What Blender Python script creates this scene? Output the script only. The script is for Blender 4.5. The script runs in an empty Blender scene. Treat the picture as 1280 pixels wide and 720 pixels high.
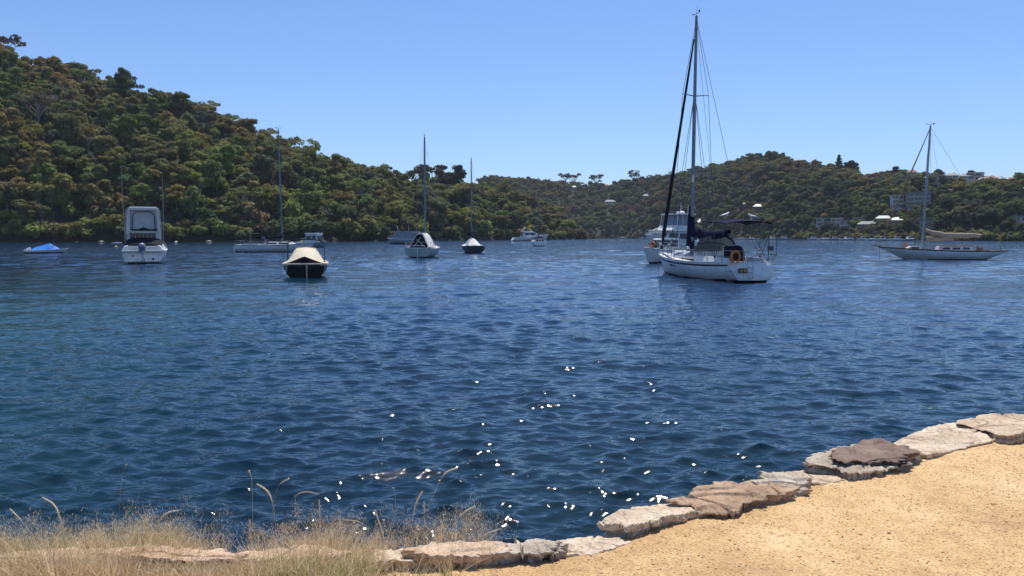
import bpy, bmesh, math, random
import numpy as np
from mathutils import Vector, Matrix

S = bpy.context.scene
COL = S.collection
R = math.radians
PI = math.pi

# ---------------------------------------------------------------- camera
F = 950.0                       # focal length in pixels of the 1280 wide photograph
CAMZ = 2.2
HOR = 295.5                     # horizon row
TH = math.atan((360 - HOR) / F)
cam = bpy.data.cameras.new('camera')
cam.sensor_width = 36
cam.lens = F / 1280 * 36
cam.clip_start = 0.05
cam.clip_end = 20000
cam_o = bpy.data.objects.new('camera', cam)
COL.objects.link(cam_o)
cam_o.location = (0, 0, CAMZ)
cam_o.rotation_euler = (PI / 2 - TH, 0, 0)
S.camera = cam_o

# ---------------------------------------------------------------- light
HAZE_D = 0.00008
SUN_EL, SUN_AZ = 65, 12         # azimuth measured from +Y towards +X
W = bpy.data.worlds.new('World')
S.world = W
W.use_nodes = True
wn = W.node_tree
bg = wn.nodes['Background']
sky = wn.nodes.new('ShaderNodeTexSky')
sky.sky_type = 'NISHITA'
sky.sun_disc = False
sky.sun_elevation = R(SUN_EL)
sky.sun_rotation = R(SUN_AZ)
sky.air_density = 1.0
sky.dust_density = 0.35
sky.ozone_density = 3.0
tint = wn.nodes.new('ShaderNodeMix')
tint.data_type = 'RGBA'
tint.blend_type = 'MULTIPLY'
tint.inputs[0].default_value = 1.0
tint.inputs[7].default_value = (0.67, 0.80, 1.02, 1)      # the camera's cool rendering of the clear sky
wn.links.new(sky.outputs[0], tint.inputs[6])
wn.links.new(tint.outputs[2], bg.inputs[0])
bg.inputs[1].default_value = 0.14
sl = bpy.data.lights.new('sun', 'SUN')
sl.energy = 5.0
sl.angle = R(0.53)
sl.color = (1.0, 0.95, 0.87)
so = bpy.data.objects.new('sun', sl)
COL.objects.link(so)
sd = Vector((math.sin(R(SUN_AZ)) * math.cos(R(SUN_EL)), math.cos(R(SUN_AZ)) * math.cos(R(SUN_EL)), math.sin(R(SUN_EL))))
so.rotation_euler = sd.to_track_quat('Z', 'Y').to_euler()
so.location = (20, 20, 60)
S.view_settings.view_transform = 'Standard'
S.view_settings.look = 'None'
S.view_settings.exposure = 0.0
S.view_settings.gamma = 1.0
S.cycles.max_bounces = 5
S.cycles.diffuse_bounces = 2
S.cycles.glossy_bounces = 3
S.cycles.transparent_max_bounces = 8
S.cycles.use_denoising = True
S.cycles.sample_clamp_indirect = 4.0


# ---------------------------------------------------------------- helpers
def ray(px, py):
    u = (px - 640) / F
    v = (360 - py) / F
    return Vector((u, math.cos(TH) + v * math.sin(TH), -math.sin(TH) + v * math.cos(TH)))


def on_z(px, py, z=0.0):        # where the sight line through a pixel meets a level plane
    d = ray(px, py)
    t = (z - CAMZ) / d.z
    return Vector((d.x * t, d.y * t, z))


def at_y(px, py, y):            # the point of a sight line at a distance
    d = ray(px, py)
    t = y / d.y
    return Vector((d.x * t, y, CAMZ + d.z * t))


def proj(x, y, z):
    z = z - CAMZ
    dep = y * math.cos(TH) - z * math.sin(TH)
    up = y * math.sin(TH) + z * math.cos(TH)
    return 640 + F * x / dep, 360 - F * up / dep


def tag(o, label=None, cat=None, group=None, kind=None):
    if label: o['label'] = label
    if cat: o['category'] = cat
    if group: o['group'] = group
    if kind: o['kind'] = kind
    return o


def empty(name, loc, rz=0.0, label=None, cat=None, group=None):
    o = bpy.data.objects.new(name, None)
    o.empty_display_size = 0.5
    COL.objects.link(o)
    o.location = loc
    o.rotation_euler = (0, 0, rz)
    return tag(o, label, cat, group)


def link_mesh(name, me, parent=None):
    o = bpy.data.objects.new(name, me)
    COL.objects.link(o)
    if parent: o.parent = parent
    return o


def np_mesh(name, verts, quads, mats, smooth=False, attr=None, midx=None):
    me = bpy.data.meshes.new(name)
    verts = np.asarray(verts, np.float32)
    quads = np.asarray(quads, np.int32)
    k = quads.shape[1]
    me.vertices.add(len(verts))
    me.vertices.foreach_set('co', verts.ravel())
    me.loops.add(quads.size)
    me.loops.foreach_set('vertex_index', quads.ravel())
    me.polygons.add(len(quads))
    me.polygons.foreach_set('loop_start', np.arange(0, quads.size, k, dtype=np.int32))
    me.polygons.foreach_set('loop_total', np.full(len(quads), k, np.int32))
    if midx is not None:
        me.polygons.foreach_set('material_index', np.asarray(midx, np.int32))
    for m in mats: me.materials.append(m)
    me.update(calc_edges=True)
    me.polygons.foreach_set('use_smooth', np.full(len(quads), smooth, bool))
    if attr is not None:
        a = me.attributes.new('tint', 'FLOAT_COLOR', 'POINT')
        c = np.ones((len(verts), 4), np.float32)
        c[:, :3] = attr
        a.data.foreach_set('color', c.ravel())
    return me


class MB:
    """collects shapes and links them as one mesh object"""
    def __init__(s):
        s.v, s.f, s.m = [], [], []

    def add(s, vs, fs, m=0):
        b = len(s.v)
        s.v += [tuple(v) for v in vs]
        s.f += [tuple(b + i for i in f) for f in fs]
        s.m += [m] * len(fs)
        return s

    def box(s, c, d, m=0, rz=0.0, rx=0.0, ry=0.0):
        M = Matrix.Translation(c) @ Matrix.Rotation(rz, 4, 'Z') @ Matrix.Rotation(ry, 4, 'Y') @ Matrix.Rotation(rx, 4, 'X')
        vs = [M @ Vector((x * d[0] / 2, y * d[1] / 2, z * d[2] / 2)) for x in (-1, 1) for y in (-1, 1) for z in (-1, 1)]
        return s.add(vs, [(0, 1, 3, 2), (4, 6, 7, 5), (0, 4, 5, 1), (2, 3, 7, 6), (0, 2, 6, 4), (1, 5, 7, 3)], m)

    def hexa(s, bot, top, m=0):
        return s.add(list(bot) + list(top), [(3, 2, 1, 0), (4, 5, 6, 7), (0, 1, 5, 4), (1, 2, 6, 5), (2, 3, 7, 6), (3, 0, 4, 7)], m)

    def tube(s, pts, r, m=0, n=8, cap=True):
        pts = [Vector(p) for p in pts]
        rs = r if isinstance(r, (list, tuple)) else [r] * len(pts)
        rings = []
        for i, p in enumerate(pts):
            a = pts[max(i - 1, 0)]; b = pts[min(i + 1, len(pts) - 1)]
            t = (b - a).normalized()
            up = Vector((0, 0, 1)) if abs(t.z) < 0.95 else Vector((1, 0, 0))
            e = t.cross(up).normalized(); g = t.cross(e)
            rings.append([p + (e * math.cos(2 * PI * k / n) + g * math.sin(2 * PI * k / n)) * rs[i] for k in range(n)])
        vs = [v for q in rings for v in q]
        fs = [(i * n + k, i * n + (k + 1) % n, (i + 1) * n + (k + 1) % n, (i + 1) * n + k) for i in range(len(pts) - 1) for k in range(n)]
        if cap:
            fs.append(tuple(range(n))[::-1]); fs.append(tuple((len(pts) - 1) * n + k for k in range(n)))
        return s.add(vs, fs, m)

    def grid(s, rows, m=0, close=False):
        n = len(rows[0])
        vs = [v for r_ in rows for v in r_]
        fs = []
        for i in range(len(rows) - 1):
            for k in range(n if close else n - 1):
                k2 = (k + 1) % n
                fs.append((i * n + k, i * n + k2, (i + 1) * n + k2, (i + 1) * n + k))
        return s.add(vs, fs, m)

    def ball(s, c, r, m=0, n=12):
        c = Vector(c); r = r if isinstance(r, (tuple, list)) else (r, r, r)
        rows = []
        for i in range(n // 2 + 1):
            a = PI * i / (n // 2)
            rows.append([c + Vector((r[0] * math.sin(a) * math.cos(2 * PI * k / n), r[1] * math.sin(a) * math.sin(2 * PI * k / n), r[2] * math.cos(a))) for k in range(n)])
        return s.grid(rows, m, True)

    def panel(s, q, u0, u1, v0, v1, m=0, off=0.012, th=0.01):
        """a thin plate lying on the planar quad q, set a little proud of it"""
        a, b, c, d = [Vector(p) for p in q]
        nrm = (b - a).cross(d - a).normalized()
        def P(u, v, o):
            return a.lerp(b, u).lerp(d.lerp(c, u), v) + nrm * o
        bot = [P(u0, v0, off - th), P(u1, v0, off - th), P(u1, v1, off - th), P(u0, v1, off - th)]
        top = [P(u0, v0, off), P(u1, v0, off), P(u1, v1, off), P(u0, v1, off)]
        return s.hexa(bot, top, m)

    def build(s, name, mats, parent=None, smooth=False, bevel=0, loc=None):
        me = bpy.data.meshes.new(name)
        me.from_pydata([tuple(v) for v in s.v], [], s.f)
        mats = mats if isinstance(mats, (list, tuple)) else [mats]
        for m in mats: me.materials.append(m)
        me.polygons.foreach_set('material_index', s.m)
        bm = bmesh.new(); bm.from_mesh(me)
        bmesh.ops.remove_doubles(bm, verts=bm.verts, dist=1e-4)
        bmesh.ops.recalc_face_normals(bm, faces=bm.faces)
        if bevel:
            es = [e for e in bm.edges if len(e.link_faces) == 2 and e.calc_face_angle(0) > 0.5]
            bmesh.ops.bevel(bm, geom=es, offset=bevel, segments=2, affect='EDGES', clamp_overlap=True)
        bm.to_mesh(me); bm.free()
        if smooth:
            me.polygons.foreach_set('use_smooth', [True] * len(me.polygons))
            try: me.set_sharp_from_angle(angle=R(38))
            except Exception: pass
        o = link_mesh(name, me, parent)
        if loc: o.location = loc
        return o


# ---------------------------------------------------------------- materials
def new_mat(name):
    m = bpy.data.materials.new(name)
    m.use_nodes = True
    return m, m.node_tree, m.node_tree.nodes['Principled BSDF']


def node(nt, t, **kw):
    n = nt.nodes.new(t)
    for k, v in kw.items():
        if k in n.inputs: n.inputs[k].default_value = v
        else: setattr(n, k, v)
    return n


def ramp(nt, fac, stops):
    r = nt.nodes.new('ShaderNodeValToRGB')
    e = r.color_ramp.elements
    while len(e) > 1: e.remove(e[-1])
    e[0].position = stops[0][0]; e[0].color = (*stops[0][1], 1)
    for p, c in stops[1:]:
        x = e.new(p); x.color = (*c, 1)
    nt.links.new(fac, r.inputs[0])
    return r


def mixc(nt, fac, a, b, mode='MIX'):
    n = nt.nodes.new('ShaderNodeMix'); n.data_type = 'RGBA'; n.blend_type = mode
    for s, v in ((n.inputs[0], fac), (n.inputs[6], a), (n.inputs[7], b)):
        if hasattr(v, 'links'): nt.links.new(v, s)
        else: s.default_value = v if not isinstance(v, tuple) else (*v, 1)
    return n.outputs[2]


def mat(name, col, rough=0.5, metal=0.0, var=0.12, scale=3.0, bump=0.0, bscale=30, trans=0.0, stain=None):
    m, nt, b = new_mat(name)
    tc = node(nt, 'ShaderNodeTexCoord')
    nz = node(nt, 'ShaderNodeTexNoise', Scale=scale, Detail=5.0, Roughness=0.65)
    nt.links.new(tc.outputs['Object'], nz.inputs['Vector'])
    lo = tuple(c * (1 - var * 1.6) for c in col); hi = tuple(min(1, c * (1 + var)) for c in col)
    out = ramp(nt, nz.outputs[0], [(0.3, lo), (0.6, col), (0.75, hi)]).outputs[0]
    if stain:
        n2 = node(nt, 'ShaderNodeTexNoise', Scale=scale * 2.3, Detail=8.0, Roughness=0.75)
        mp = node(nt, 'ShaderNodeMapping'); mp.inputs['Scale'].default_value = (1, 1, .25)
        nt.links.new(tc.outputs['Object'], mp.inputs[0]); nt.links.new(mp.outputs[0], n2.inputs['Vector'])
        fr = ramp(nt, n2.outputs[0], [(0.52, (0, 0, 0)), (0.7, (.6, .6, .6))]).outputs[0]
        out = mixc(nt, fr, out, stain)
    nt.links.new(out, b.inputs['Base Color'])
    b.inputs['Roughness'].default_value = rough
    b.inputs['Metallic'].default_value = metal
    if bump:
        n3 = node(nt, 'ShaderNodeTexNoise', Scale=bscale, Detail=4.0)
        nt.links.new(tc.outputs['Object'], n3.inputs['Vector'])
        bp = node(nt, 'ShaderNodeBump', Strength=bump, Distance=0.02)
        nt.links.new(n3.outputs[0], bp.inputs['Height']); nt.links.new(bp.outputs[0], b.inputs['Normal'])
    if trans:
        b.inputs['Transmission Weight'].default_value = trans
    return m


M_ = {
    'gel': mat('white_gelcoat', (0.82, 0.82, 0.79), 0.3, stain=(.5, .47, .4)),
    'deck': mat('deck_paint', (0.70, 0.69, 0.64), 0.6, stain=(.45, .42, .36)),
    'grey': mat('grey_paint', (0.36, 0.40, 0.43), 0.45),
    'bluegrey': mat('blue_grey_paint', (0.30, 0.37, 0.42), 0.45),
    'palegreen': mat('weathered_paint', (0.36, 0.42, 0.40), 0.55, stain=(.2, .22, .18)),
    'navy': mat('navy_paint', (0.012, 0.017, 0.035), 0.3),
    'black': mat('black_paint', (0.012, 0.012, 0.014), 0.4),
    'anti': mat('antifouling', (0.02, 0.022, 0.025), 0.7),
    'canvas': mat('navy_canvas', (0.010, 0.013, 0.042), 0.95, bump=.4, bscale=12),
    'darkcanvas': mat('dark_canvas', (0.02, 0.02, 0.028), 0.9, bump=.4, bscale=12),  # also colours the painted shade at the tent mouth and launch cover end
    'cream': mat('cream_canvas', (0.66, 0.58, 0.43), 0.85, bump=.4, bscale=8, stain=(.4, .34, .25)),
    'whitecanvas': mat('white_canvas', (0.66, 0.65, 0.62), 0.85, bump=.5, bscale=8),
    'blue': mat('bright_blue_canvas', (0.02, 0.23, 0.75), 0.7, bump=.3),
    'tan': mat('tan_sailcloth', (0.58, 0.45, 0.30), 0.85, bump=.5, bscale=6),
    'alu': mat('aluminium', (0.20, 0.23, 0.26), 0.45, 0.4),
    'steel': mat('stainless_steel', (0.34, 0.35, 0.37), 0.3, 0.8),
    'rope': mat('rope', (0.32, 0.30, 0.27), 0.9),
    'wire': mat('wire', (0.10, 0.10, 0.11), 0.5, 0.5),
    'vinyl': mat('hazy_clear_vinyl', (0.42, 0.45, 0.46), 0.3),
    'glass': mat('dark_glass', (0.015, 0.02, 0.025), 0.08),
    'clear': mat('clear_vinyl', (0.20, 0.24, 0.28), 0.25),
    'orange': mat('orange_foam', (0.75, 0.20, 0.03), 0.6),
    'yellow': mat('yellow_plastic', (0.55, 0.40, 0.10), 0.5),
    'teak': mat('teak', (0.28, 0.15, 0.07), 0.6),
    'motor': mat('outboard_cowl', (0.16, 0.20, 0.27), 0.25),
    'wall': mat('render_wall', (0.62, 0.60, 0.55), 0.8),
    'wallblue': mat('blue_grey_wall', (0.46, 0.51, 0.55), 0.7),
    'glasswall': mat('blue_glass_wall', (0.16, 0.21, 0.26), 0.5),
    'wallpale': mat('pale_blue_wall', (0.50, 0.56, 0.60), 0.7),
    'walldark': mat('brown_brick_wall', (0.17, 0.13, 0.10), 0.85),
    'wallcream': mat('cream_wall', (0.68, 0.56, 0.42), 0.8),
    'roofred': mat('terracotta_roof', (0.32, 0.13, 0.08), 0.85),
    'roofgrey': mat('grey_roof', (0.22, 0.23, 0.24), 0.7),
    'roofpale': mat('pale_metal_roof', (0.46, 0.47, 0.46), 0.6),
    'white': mat('white_paint', (0.78, 0.78, 0.76), 0.5),
    'bark': mat('bark', (0.34, 0.30, 0.25), 0.9, var=.3, scale=1.5),
    'feather': mat('white_feather', (0.8, 0.8, 0.8), 0.7),
    'featherg': mat('grey_feather', (0.35, 0.37, 0.4), 0.7),
    'beak': mat('red_beak', (0.5, 0.08, 0.03), 0.5),
}


for _k in ('canvas', 'darkcanvas', 'black', 'navy', 'anti'):
    M_[_k].node_tree.nodes['Principled BSDF'].inputs['Specular IOR Level'].default_value = .15 if _k != 'navy' else .3


def leaf_mat():
    m, nt, b = new_mat('foliage')
    oi = node(nt, 'ShaderNodeObjectInfo')
    at = node(nt, 'ShaderNodeAttribute', attribute_name='tint')
    c = mixc(nt, 1.0, oi.outputs['Color'], at.outputs['Color'], 'MULTIPLY')
    geo = node(nt, 'ShaderNodeNewGeometry')
    nz = node(nt, 'ShaderNodeTexNoise', Scale=0.45, Detail=3.0)
    nt.links.new(geo.outputs['Position'], nz.inputs['Vector'])
    k = ramp(nt, nz.outputs[0], [(0.3, (0.68, 0.7, 0.7)), (0.7, (1.3, 1.26, 1.15))]).outputs[0]
    c = mixc(nt, 1.0, c, k, 'MULTIPLY')
    nt.links.new(c, b.inputs['Base Color'])
    b.inputs['Roughness'].default_value = 0.8
    b.inputs['Specular IOR Level'].default_value = 0.12
    tr = node(nt, 'ShaderNodeBsdfTranslucent')
    nt.links.new(c, tr.inputs['Color'])
    mx = node(nt, 'ShaderNodeMixShader'); mx.inputs[0].default_value = 0.38
    nt.links.new(b.outputs[0], mx.inputs[1]); nt.links.new(tr.outputs[0], mx.inputs[2])
    nt.links.new(mx.outputs[0], nt.nodes['Material Output'].inputs[0])
    return m


LEAF = leaf_mat()


def soil_mat():
    m, nt, b = new_mat('hill_undergrowth')
    geo = node(nt, 'ShaderNodeNewGeometry')
    nz = node(nt, 'ShaderNodeTexNoise', Scale=0.35, Detail=8.0, Roughness=0.7)
    nt.links.new(geo.outputs['Position'], nz.inputs['Vector'])
    c = ramp(nt, nz.outputs[0], [(0.3, (0.010, 0.015, 0.006)), (0.55, (0.02, 0.03, 0.010)), (0.75, (0.04, 0.045, 0.018))])
    nt.links.new(c.outputs[0], b.inputs['Base Color'])
    b.inputs['Roughness'].default_value = 0.95
    bp = node(nt, 'ShaderNodeBump', Strength=1.0, Distance=1.5)
    nt.links.new(nz.outputs[0], bp.inputs['Height']); nt.links.new(bp.outputs[0], b.inputs['Normal'])
    return m


def water_mat():
    m, nt, b = new_mat('harbour_water')
    geo = node(nt, 'ShaderNodeNewGeometry')
    # depth of the water body: paler teal over sand patches, brown-green near the wall
    n0 = node(nt, 'ShaderNodeTexNoise', Scale=0.055, Detail=2.0)
    nt.links.new(geo.outputs['Position'], n0.inputs['Vector'])
    sep = node(nt, 'ShaderNodeSeparateXYZ'); nt.links.new(geo.outputs['Position'], sep.inputs[0])
    near = node(nt, 'ShaderNodeMapRange'); near.inputs[1].default_value = 3; near.inputs[2].default_value = 26
    near.inputs[3].default_value = 1; near.inputs[4].default_value = 0
    nt.links.new(sep.outputs['Y'], near.inputs[0])
    deep = ramp(nt, n0.outputs[0], [(0.35, (0.002, 0.020, 0.062)), (0.65, (0.004, 0.028, 0.070))]).outputs[0]
    shal = ramp(nt, n0.outputs[0], [(0.35, (0.006, 0.022, 0.036)), (0.65, (0.014, 0.038, 0.040))]).outputs[0]
    c = mixc(nt, near.outputs[0], deep, shal)
    # a sandy shoal off the left of the wall
    sx = node(nt, 'ShaderNodeMapRange'); sx.inputs[1].default_value = -2; sx.inputs[2].default_value = -12; sx.inputs[3].default_value = 0; sx.inputs[4].default_value = .75
    nt.links.new(sep.outputs['X'], sx.inputs[0])
    sy = node(nt, 'ShaderNodeMapRange'); sy.inputs[1].default_value = 55; sy.inputs[2].default_value = 22
    nt.links.new(sep.outputs['Y'], sy.inputs[0])
    mm = node(nt, 'ShaderNodeMath', operation='MULTIPLY'); nt.links.new(sx.outputs[0], mm.inputs[0]); nt.links.new(sy.outputs[0], mm.inputs[1])
    c = mixc(nt, mm.outputs[0], c, (0.012, 0.060, 0.068))
    nt.links.new(c, b.inputs['Base Color'])
    b.inputs['Roughness'].default_value = 0.035
    b.inputs['IOR'].default_value = 1.33
    # capillary ripples
    mp = node(nt, 'ShaderNodeMapping'); mp.inputs['Scale'].default_value = (0.75, 1.7, 1)
    mp.inputs['Rotation'].default_value = (0, 0, R(14))
    nt.links.new(geo.outputs['Position'], mp.inputs[0])
    prev = None
    # the longer ripples only matter where the mesh itself no longer carries them
    far = node(nt, 'ShaderNodeMapRange'); far.inputs[1].default_value = 15; far.inputs[2].default_value = 130
    far.inputs[3].default_value = 0.0; far.inputs[4].default_value = 0.30
    nt.links.new(sep.outputs['Y'], far.inputs[0])
    for sc, dist, det in ((0.8, None, 2.0), (4.2, 0.034, 2.0), (12.0, 0.004, 1.0)):
        nz = node(nt, 'ShaderNodeTexNoise', Scale=sc, Detail=det, Roughness=0.5, Distortion=0.2)
        nt.links.new(mp.outputs[0], nz.inputs['Vector'])
        bp = node(nt, 'ShaderNodeBump', Strength=1.0)
        if dist:
            fade = node(nt, 'ShaderNodeMapRange'); fade.inputs[1].default_value = 12; fade.inputs[2].default_value = 70 if sc < 5 else 30
            fade.inputs[3].default_value = dist; fade.inputs[4].default_value = dist * .25
            nt.links.new(sep.outputs['Y'], fade.inputs[0]); nt.links.new(fade.outputs[0], bp.inputs['Distance'])
        else: nt.links.new(far.outputs[0], bp.inputs['Distance'])
        nt.links.new(nz.outputs[0], bp.inputs['Height'])
        if prev: nt.links.new(prev, bp.inputs['Normal'])
        prev = bp.outputs[0]
    nt.links.new(prev, b.inputs['Normal'])
    return m


def gravel_mat():
    m, nt, b = new_mat('crushed_sandstone')
    geo = node(nt, 'ShaderNodeNewGeometry')
    P = geo.outputs['Position']
    big = node(nt, 'ShaderNodeTexNoise', Scale=1.6, Detail=6.0, Roughness=0.65); nt.links.new(P, big.inputs['Vector'])
    fine = node(nt, 'ShaderNodeTexNoise', Scale=70.0, Detail=4.0, Roughness=0.7); nt.links.new(P, fine.inputs['Vector'])
    vo = node(nt, 'ShaderNodeTexVoronoi', Scale=120.0); nt.links.new(P, vo.inputs['Vector'])
    base = ramp(nt, big.outputs[0], [(0.3, (0.50, 0.320, 0.145)), (0.5, (0.63, 0.418, 0.195)), (0.72, (0.75, 0.54, 0.285))]).outputs[0]
    fm = ramp(nt, fine.outputs[0], [(0.32, (0.50, 0.44, 0.38)), (0.48, (1, 1, 1)), (0.72, (1.18, 1.18, 1.2))]).outputs[0]
    c = mixc(nt, 1.0, base, fm, 'MULTIPLY')
    wide = node(nt, 'ShaderNodeTexNoise', Scale=0.55, Detail=3.0); nt.links.new(P, wide.inputs['Vector'])
    c = mixc(nt, 1.0, c, ramp(nt, wide.outputs[0], [(0.35, (0.86, .83, .80)), (0.65, (1.06, 1.06, 1.08))]).outputs[0], 'MULTIPLY')
    mid = node(nt, 'ShaderNodeTexNoise', Scale=9.0, Detail=5.0, Roughness=.7); nt.links.new(P, mid.inputs['Vector'])
    c = mixc(nt, 1.0, c, ramp(nt, mid.outputs[0], [(0.35, (0.88, .86, .84)), (0.6, (1.04, 1.04, 1.04))]).outputs[0], 'MULTIPLY')
    g = ramp(nt, vo.outputs['Color'], [(0.0, (0.62, 0.55, 0.48)), (0.25, (.95, .95, .95)), (1, (1.1, 1.1, 1.1))]).outputs[0]
    c = mixc(nt, 1.0, c, g, 'MULTIPLY')
    nt.links.new(c, b.inputs['Base Color'])
    b.inputs['Roughness'].default_value = 0.95
    b1 = node(nt, 'ShaderNodeBump', Strength=0.7, Distance=0.006); nt.links.new(fine.outputs[0], b1.inputs['Height'])
    b2 = node(nt, 'ShaderNodeBump', Strength=0.6, Distance=0.003); nt.links.new(vo.outputs['Distance'], b2.inputs['Height'])
    nt.links.new(b1.outputs[0], b2.inputs['Normal']); nt.links.new(b2.outputs[0], b.inputs['Normal'])
    return m


def stone_mat(name, c0, c1, c2):
    m, nt, b = new_mat(name)
    geo = node(nt, 'ShaderNodeNewGeometry')
    P = geo.outputs['Position']
    n1 = node(nt, 'ShaderNodeTexNoise', Scale=3.2, Detail=8.0, Roughness=0.68, Distortion=.6); nt.links.new(P, n1.inputs['Vector'])
    mp = node(nt, 'ShaderNodeMapping'); mp.inputs['Scale'].default_value = (1.2, 1.2, 26); nt.links.new(P, mp.inputs[0])
    n2 = node(nt, 'ShaderNodeTexNoise', Scale=2.0, Detail=6.0, Roughness=0.6); nt.links.new(mp.outputs[0], n2.inputs['Vector'])
    n3 = node(nt, 'ShaderNodeTexNoise', Scale=45.0, Detail=5.0, Roughness=0.7); nt.links.new(P, n3.inputs['Vector'])
    c = ramp(nt, n1.outputs[0], [(0.3, c0), (0.5, c1), (0.7, c2)]).outputs[0]
    c = mixc(nt, 1.0, c, ramp(nt, n2.outputs[0], [(0.3, (0.72, .68, .64)), (0.55, (1, 1, 1))]).outputs[0], 'MULTIPLY')
    c = mixc(nt, 1.0, c, ramp(nt, n3.outputs[0], [(0.3, (0.75, .73, .72)), (0.55, (1.05, 1.05, 1.05))]).outputs[0], 'MULTIPLY')
    # hairline cracks and dark lichen specks
    n4 = node(nt, 'ShaderNodeTexNoise', Scale=5.0, Detail=6.0, Roughness=0.6, Distortion=1.2); nt.links.new(P, n4.inputs['Vector'])
    c = mixc(nt, 1.0, c, ramp(nt, n4.outputs[0], [(0.478, (1, 1, 1)), (0.492, (.42, .38, .35)), (0.506, (1, 1, 1))]).outputs[0], 'MULTIPLY')
    vo = node(nt, 'ShaderNodeTexVoronoi', Scale=38.0); nt.links.new(P, vo.inputs['Vector'])
    c = mixc(nt, 1.0, c, ramp(nt, vo.outputs['Distance'], [(0.10, (.6, .57, .54)), (0.26, (1, 1, 1))]).outputs[0], 'MULTIPLY')
    nt.links.new(c, b.inputs['Base Color'])
    b.inputs['Roughness'].default_value = 0.9
    b1 = node(nt, 'ShaderNodeBump', Strength=0.8, Distance=0.03); nt.links.new(n1.outputs[0], b1.inputs['Height'])
    b2 = node(nt, 'ShaderNodeBump', Strength=0.7, Distance=0.006); nt.links.new(n3.outputs[0], b2.inputs['Height'])
    nt.links.new(b1.outputs[0], b2.inputs['Normal']); nt.links.new(b2.outputs[0], b.inputs['Normal'])
    return m


STONE = {
    'pale': stone_mat('pale_sandstone', (0.50, 0.39, 0.26), (0.68, 0.55, 0.39), (0.76, 0.66, 0.50)),
    'tan': stone_mat('tan_sandstone', (0.42, 0.30, 0.19), (0.60, 0.46, 0.31), (0.70, 0.57, 0.42)),
    'brown': stone_mat('brown_sandstone', (0.24, 0.15, 0.09), (0.46, 0.31, 0.19), (0.66, 0.50, 0.35)),
    'purple': stone_mat('purple_brown_stone', (0.15, 0.10, 0.075), (0.25, 0.17, 0.125), (0.38, 0.285, 0.22)),
    'grey': stone_mat('grey_sandstone', (0.30, 0.25, 0.19), (0.50, 0.42, 0.32), (0.66, 0.57, 0.45)),
    'pink': stone_mat('pink_sandstone', (0.48, 0.33, 0.21), (0.64, 0.46, 0.31), (0.72, 0.57, 0.41)),
}
M_SOIL = soil_mat()

# ---------------------------------------------------------------- hills
rng = np.random.default_rng(7)


def vnoise(x, y, sc, seed=0):
    """smooth value noise"""
    x = np.asarray(x, float) * sc + 100.3; y = np.asarray(y, float) * sc + 77.7
    xi = np.floor(x).astype(int); yi = np.floor(y).astype(int)
    fx = x - xi; fy = y - yi
    fx = fx * fx * (3 - 2 * fx); fy = fy * fy * (3 - 2 * fy)
    def h(a, b):
        v = np.sin(a * 127.1 + b * 311.7 + seed * 74.7) * 43758.5453
        return v - np.floor(v)
    return (h(xi, yi) * (1 - fx) + h(xi + 1, yi) * fx) * (1 - fy) + (h(xi, yi + 1) * (1 - fx) + h(xi + 1, yi + 1) * fx) * fy - 0.5


TT = np.linspace(0, 1.6, 60)


def prof(t):
    t = np.asarray(t, float)
    a = np.sin(np.clip(t, 0, 1) * PI / 2) ** 0.92
    return np.where(t < 0, t * 3.0, np.where(t > 1, 1 - 0.35 * (t - 1), a))


class Hill:
    def __init__(s, pxs, shore, back, line, tree):
        s.px = np.array(pxs, float); s.sh = np.array(shore, float); s.bk = np.array(back, float)
        H = []
        for p, sh, bk, ln, in zip(pxs, shore, back, line):
            y = sh + bk * TT
            tgt = (HOR - ln) / F
            pr = np.maximum(prof(TT), 1e-3)
            H.append(max(-3, float(np.min(((tgt * y + CAMZ - tree) / pr)[4:45]))))
        s.H = np.array(H)

    def par(s, x, y):
        px = 640 + F * np.asarray(x) / np.asarray(y)
        sh = np.interp(px, s.px, s.sh); bk = np.interp(px, s.px, s.bk)
        return px, (y - sh) / bk

    def z(s, x, y):
        px, t = s.par(x, y)
        h = np.interp(px, s.px, s.H)
        amp = np.clip(t * 3, 0, 1) * np.clip(h / 40, 0, 1)
        n = vnoise(x, y, 1 / 55., 1) * 9 + vnoise(x, y, 1 / 22., 2) * 5
        return h * prof(t) + n * amp * np.where(t > 0.85, 0.5, 1) + np.where(t > 0, 0.5, 0)

    def mesh(s, name, px0, px1, n=260, m=70):
        p = np.linspace(px0, px1, n); t = np.concatenate([[-0.12, -0.03, 0.0, .008], np.linspace(0.02, 1.3, m), [1.8, 2.6, 3.5]])
        sh = np.interp(p, s.px, s.sh); bk = np.interp(p, s.px, s.bk)
        Y = sh[None] + bk[None] * t[:, None]
        X = (p[None] - 640) / F * Y
        Z = s.z(X, Y)
        Z[0] = np.minimum(Z[0], -2)
        V = np.stack([X, Y, Z], -1).reshape(-1, 3)
        r_, c_ = len(t), n
        i = np.arange(r_ - 1)[:, None] * c_ + np.arange(c_ - 1)[None]
        Q = np.stack([i, i + 1, i + 1 + c_, i + c_], -1).reshape(-1, 4)
        o = link_mesh(name, np_mesh(name, V, Q, [M_SOIL], True))
        return tag(o, kind='structure')


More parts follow.
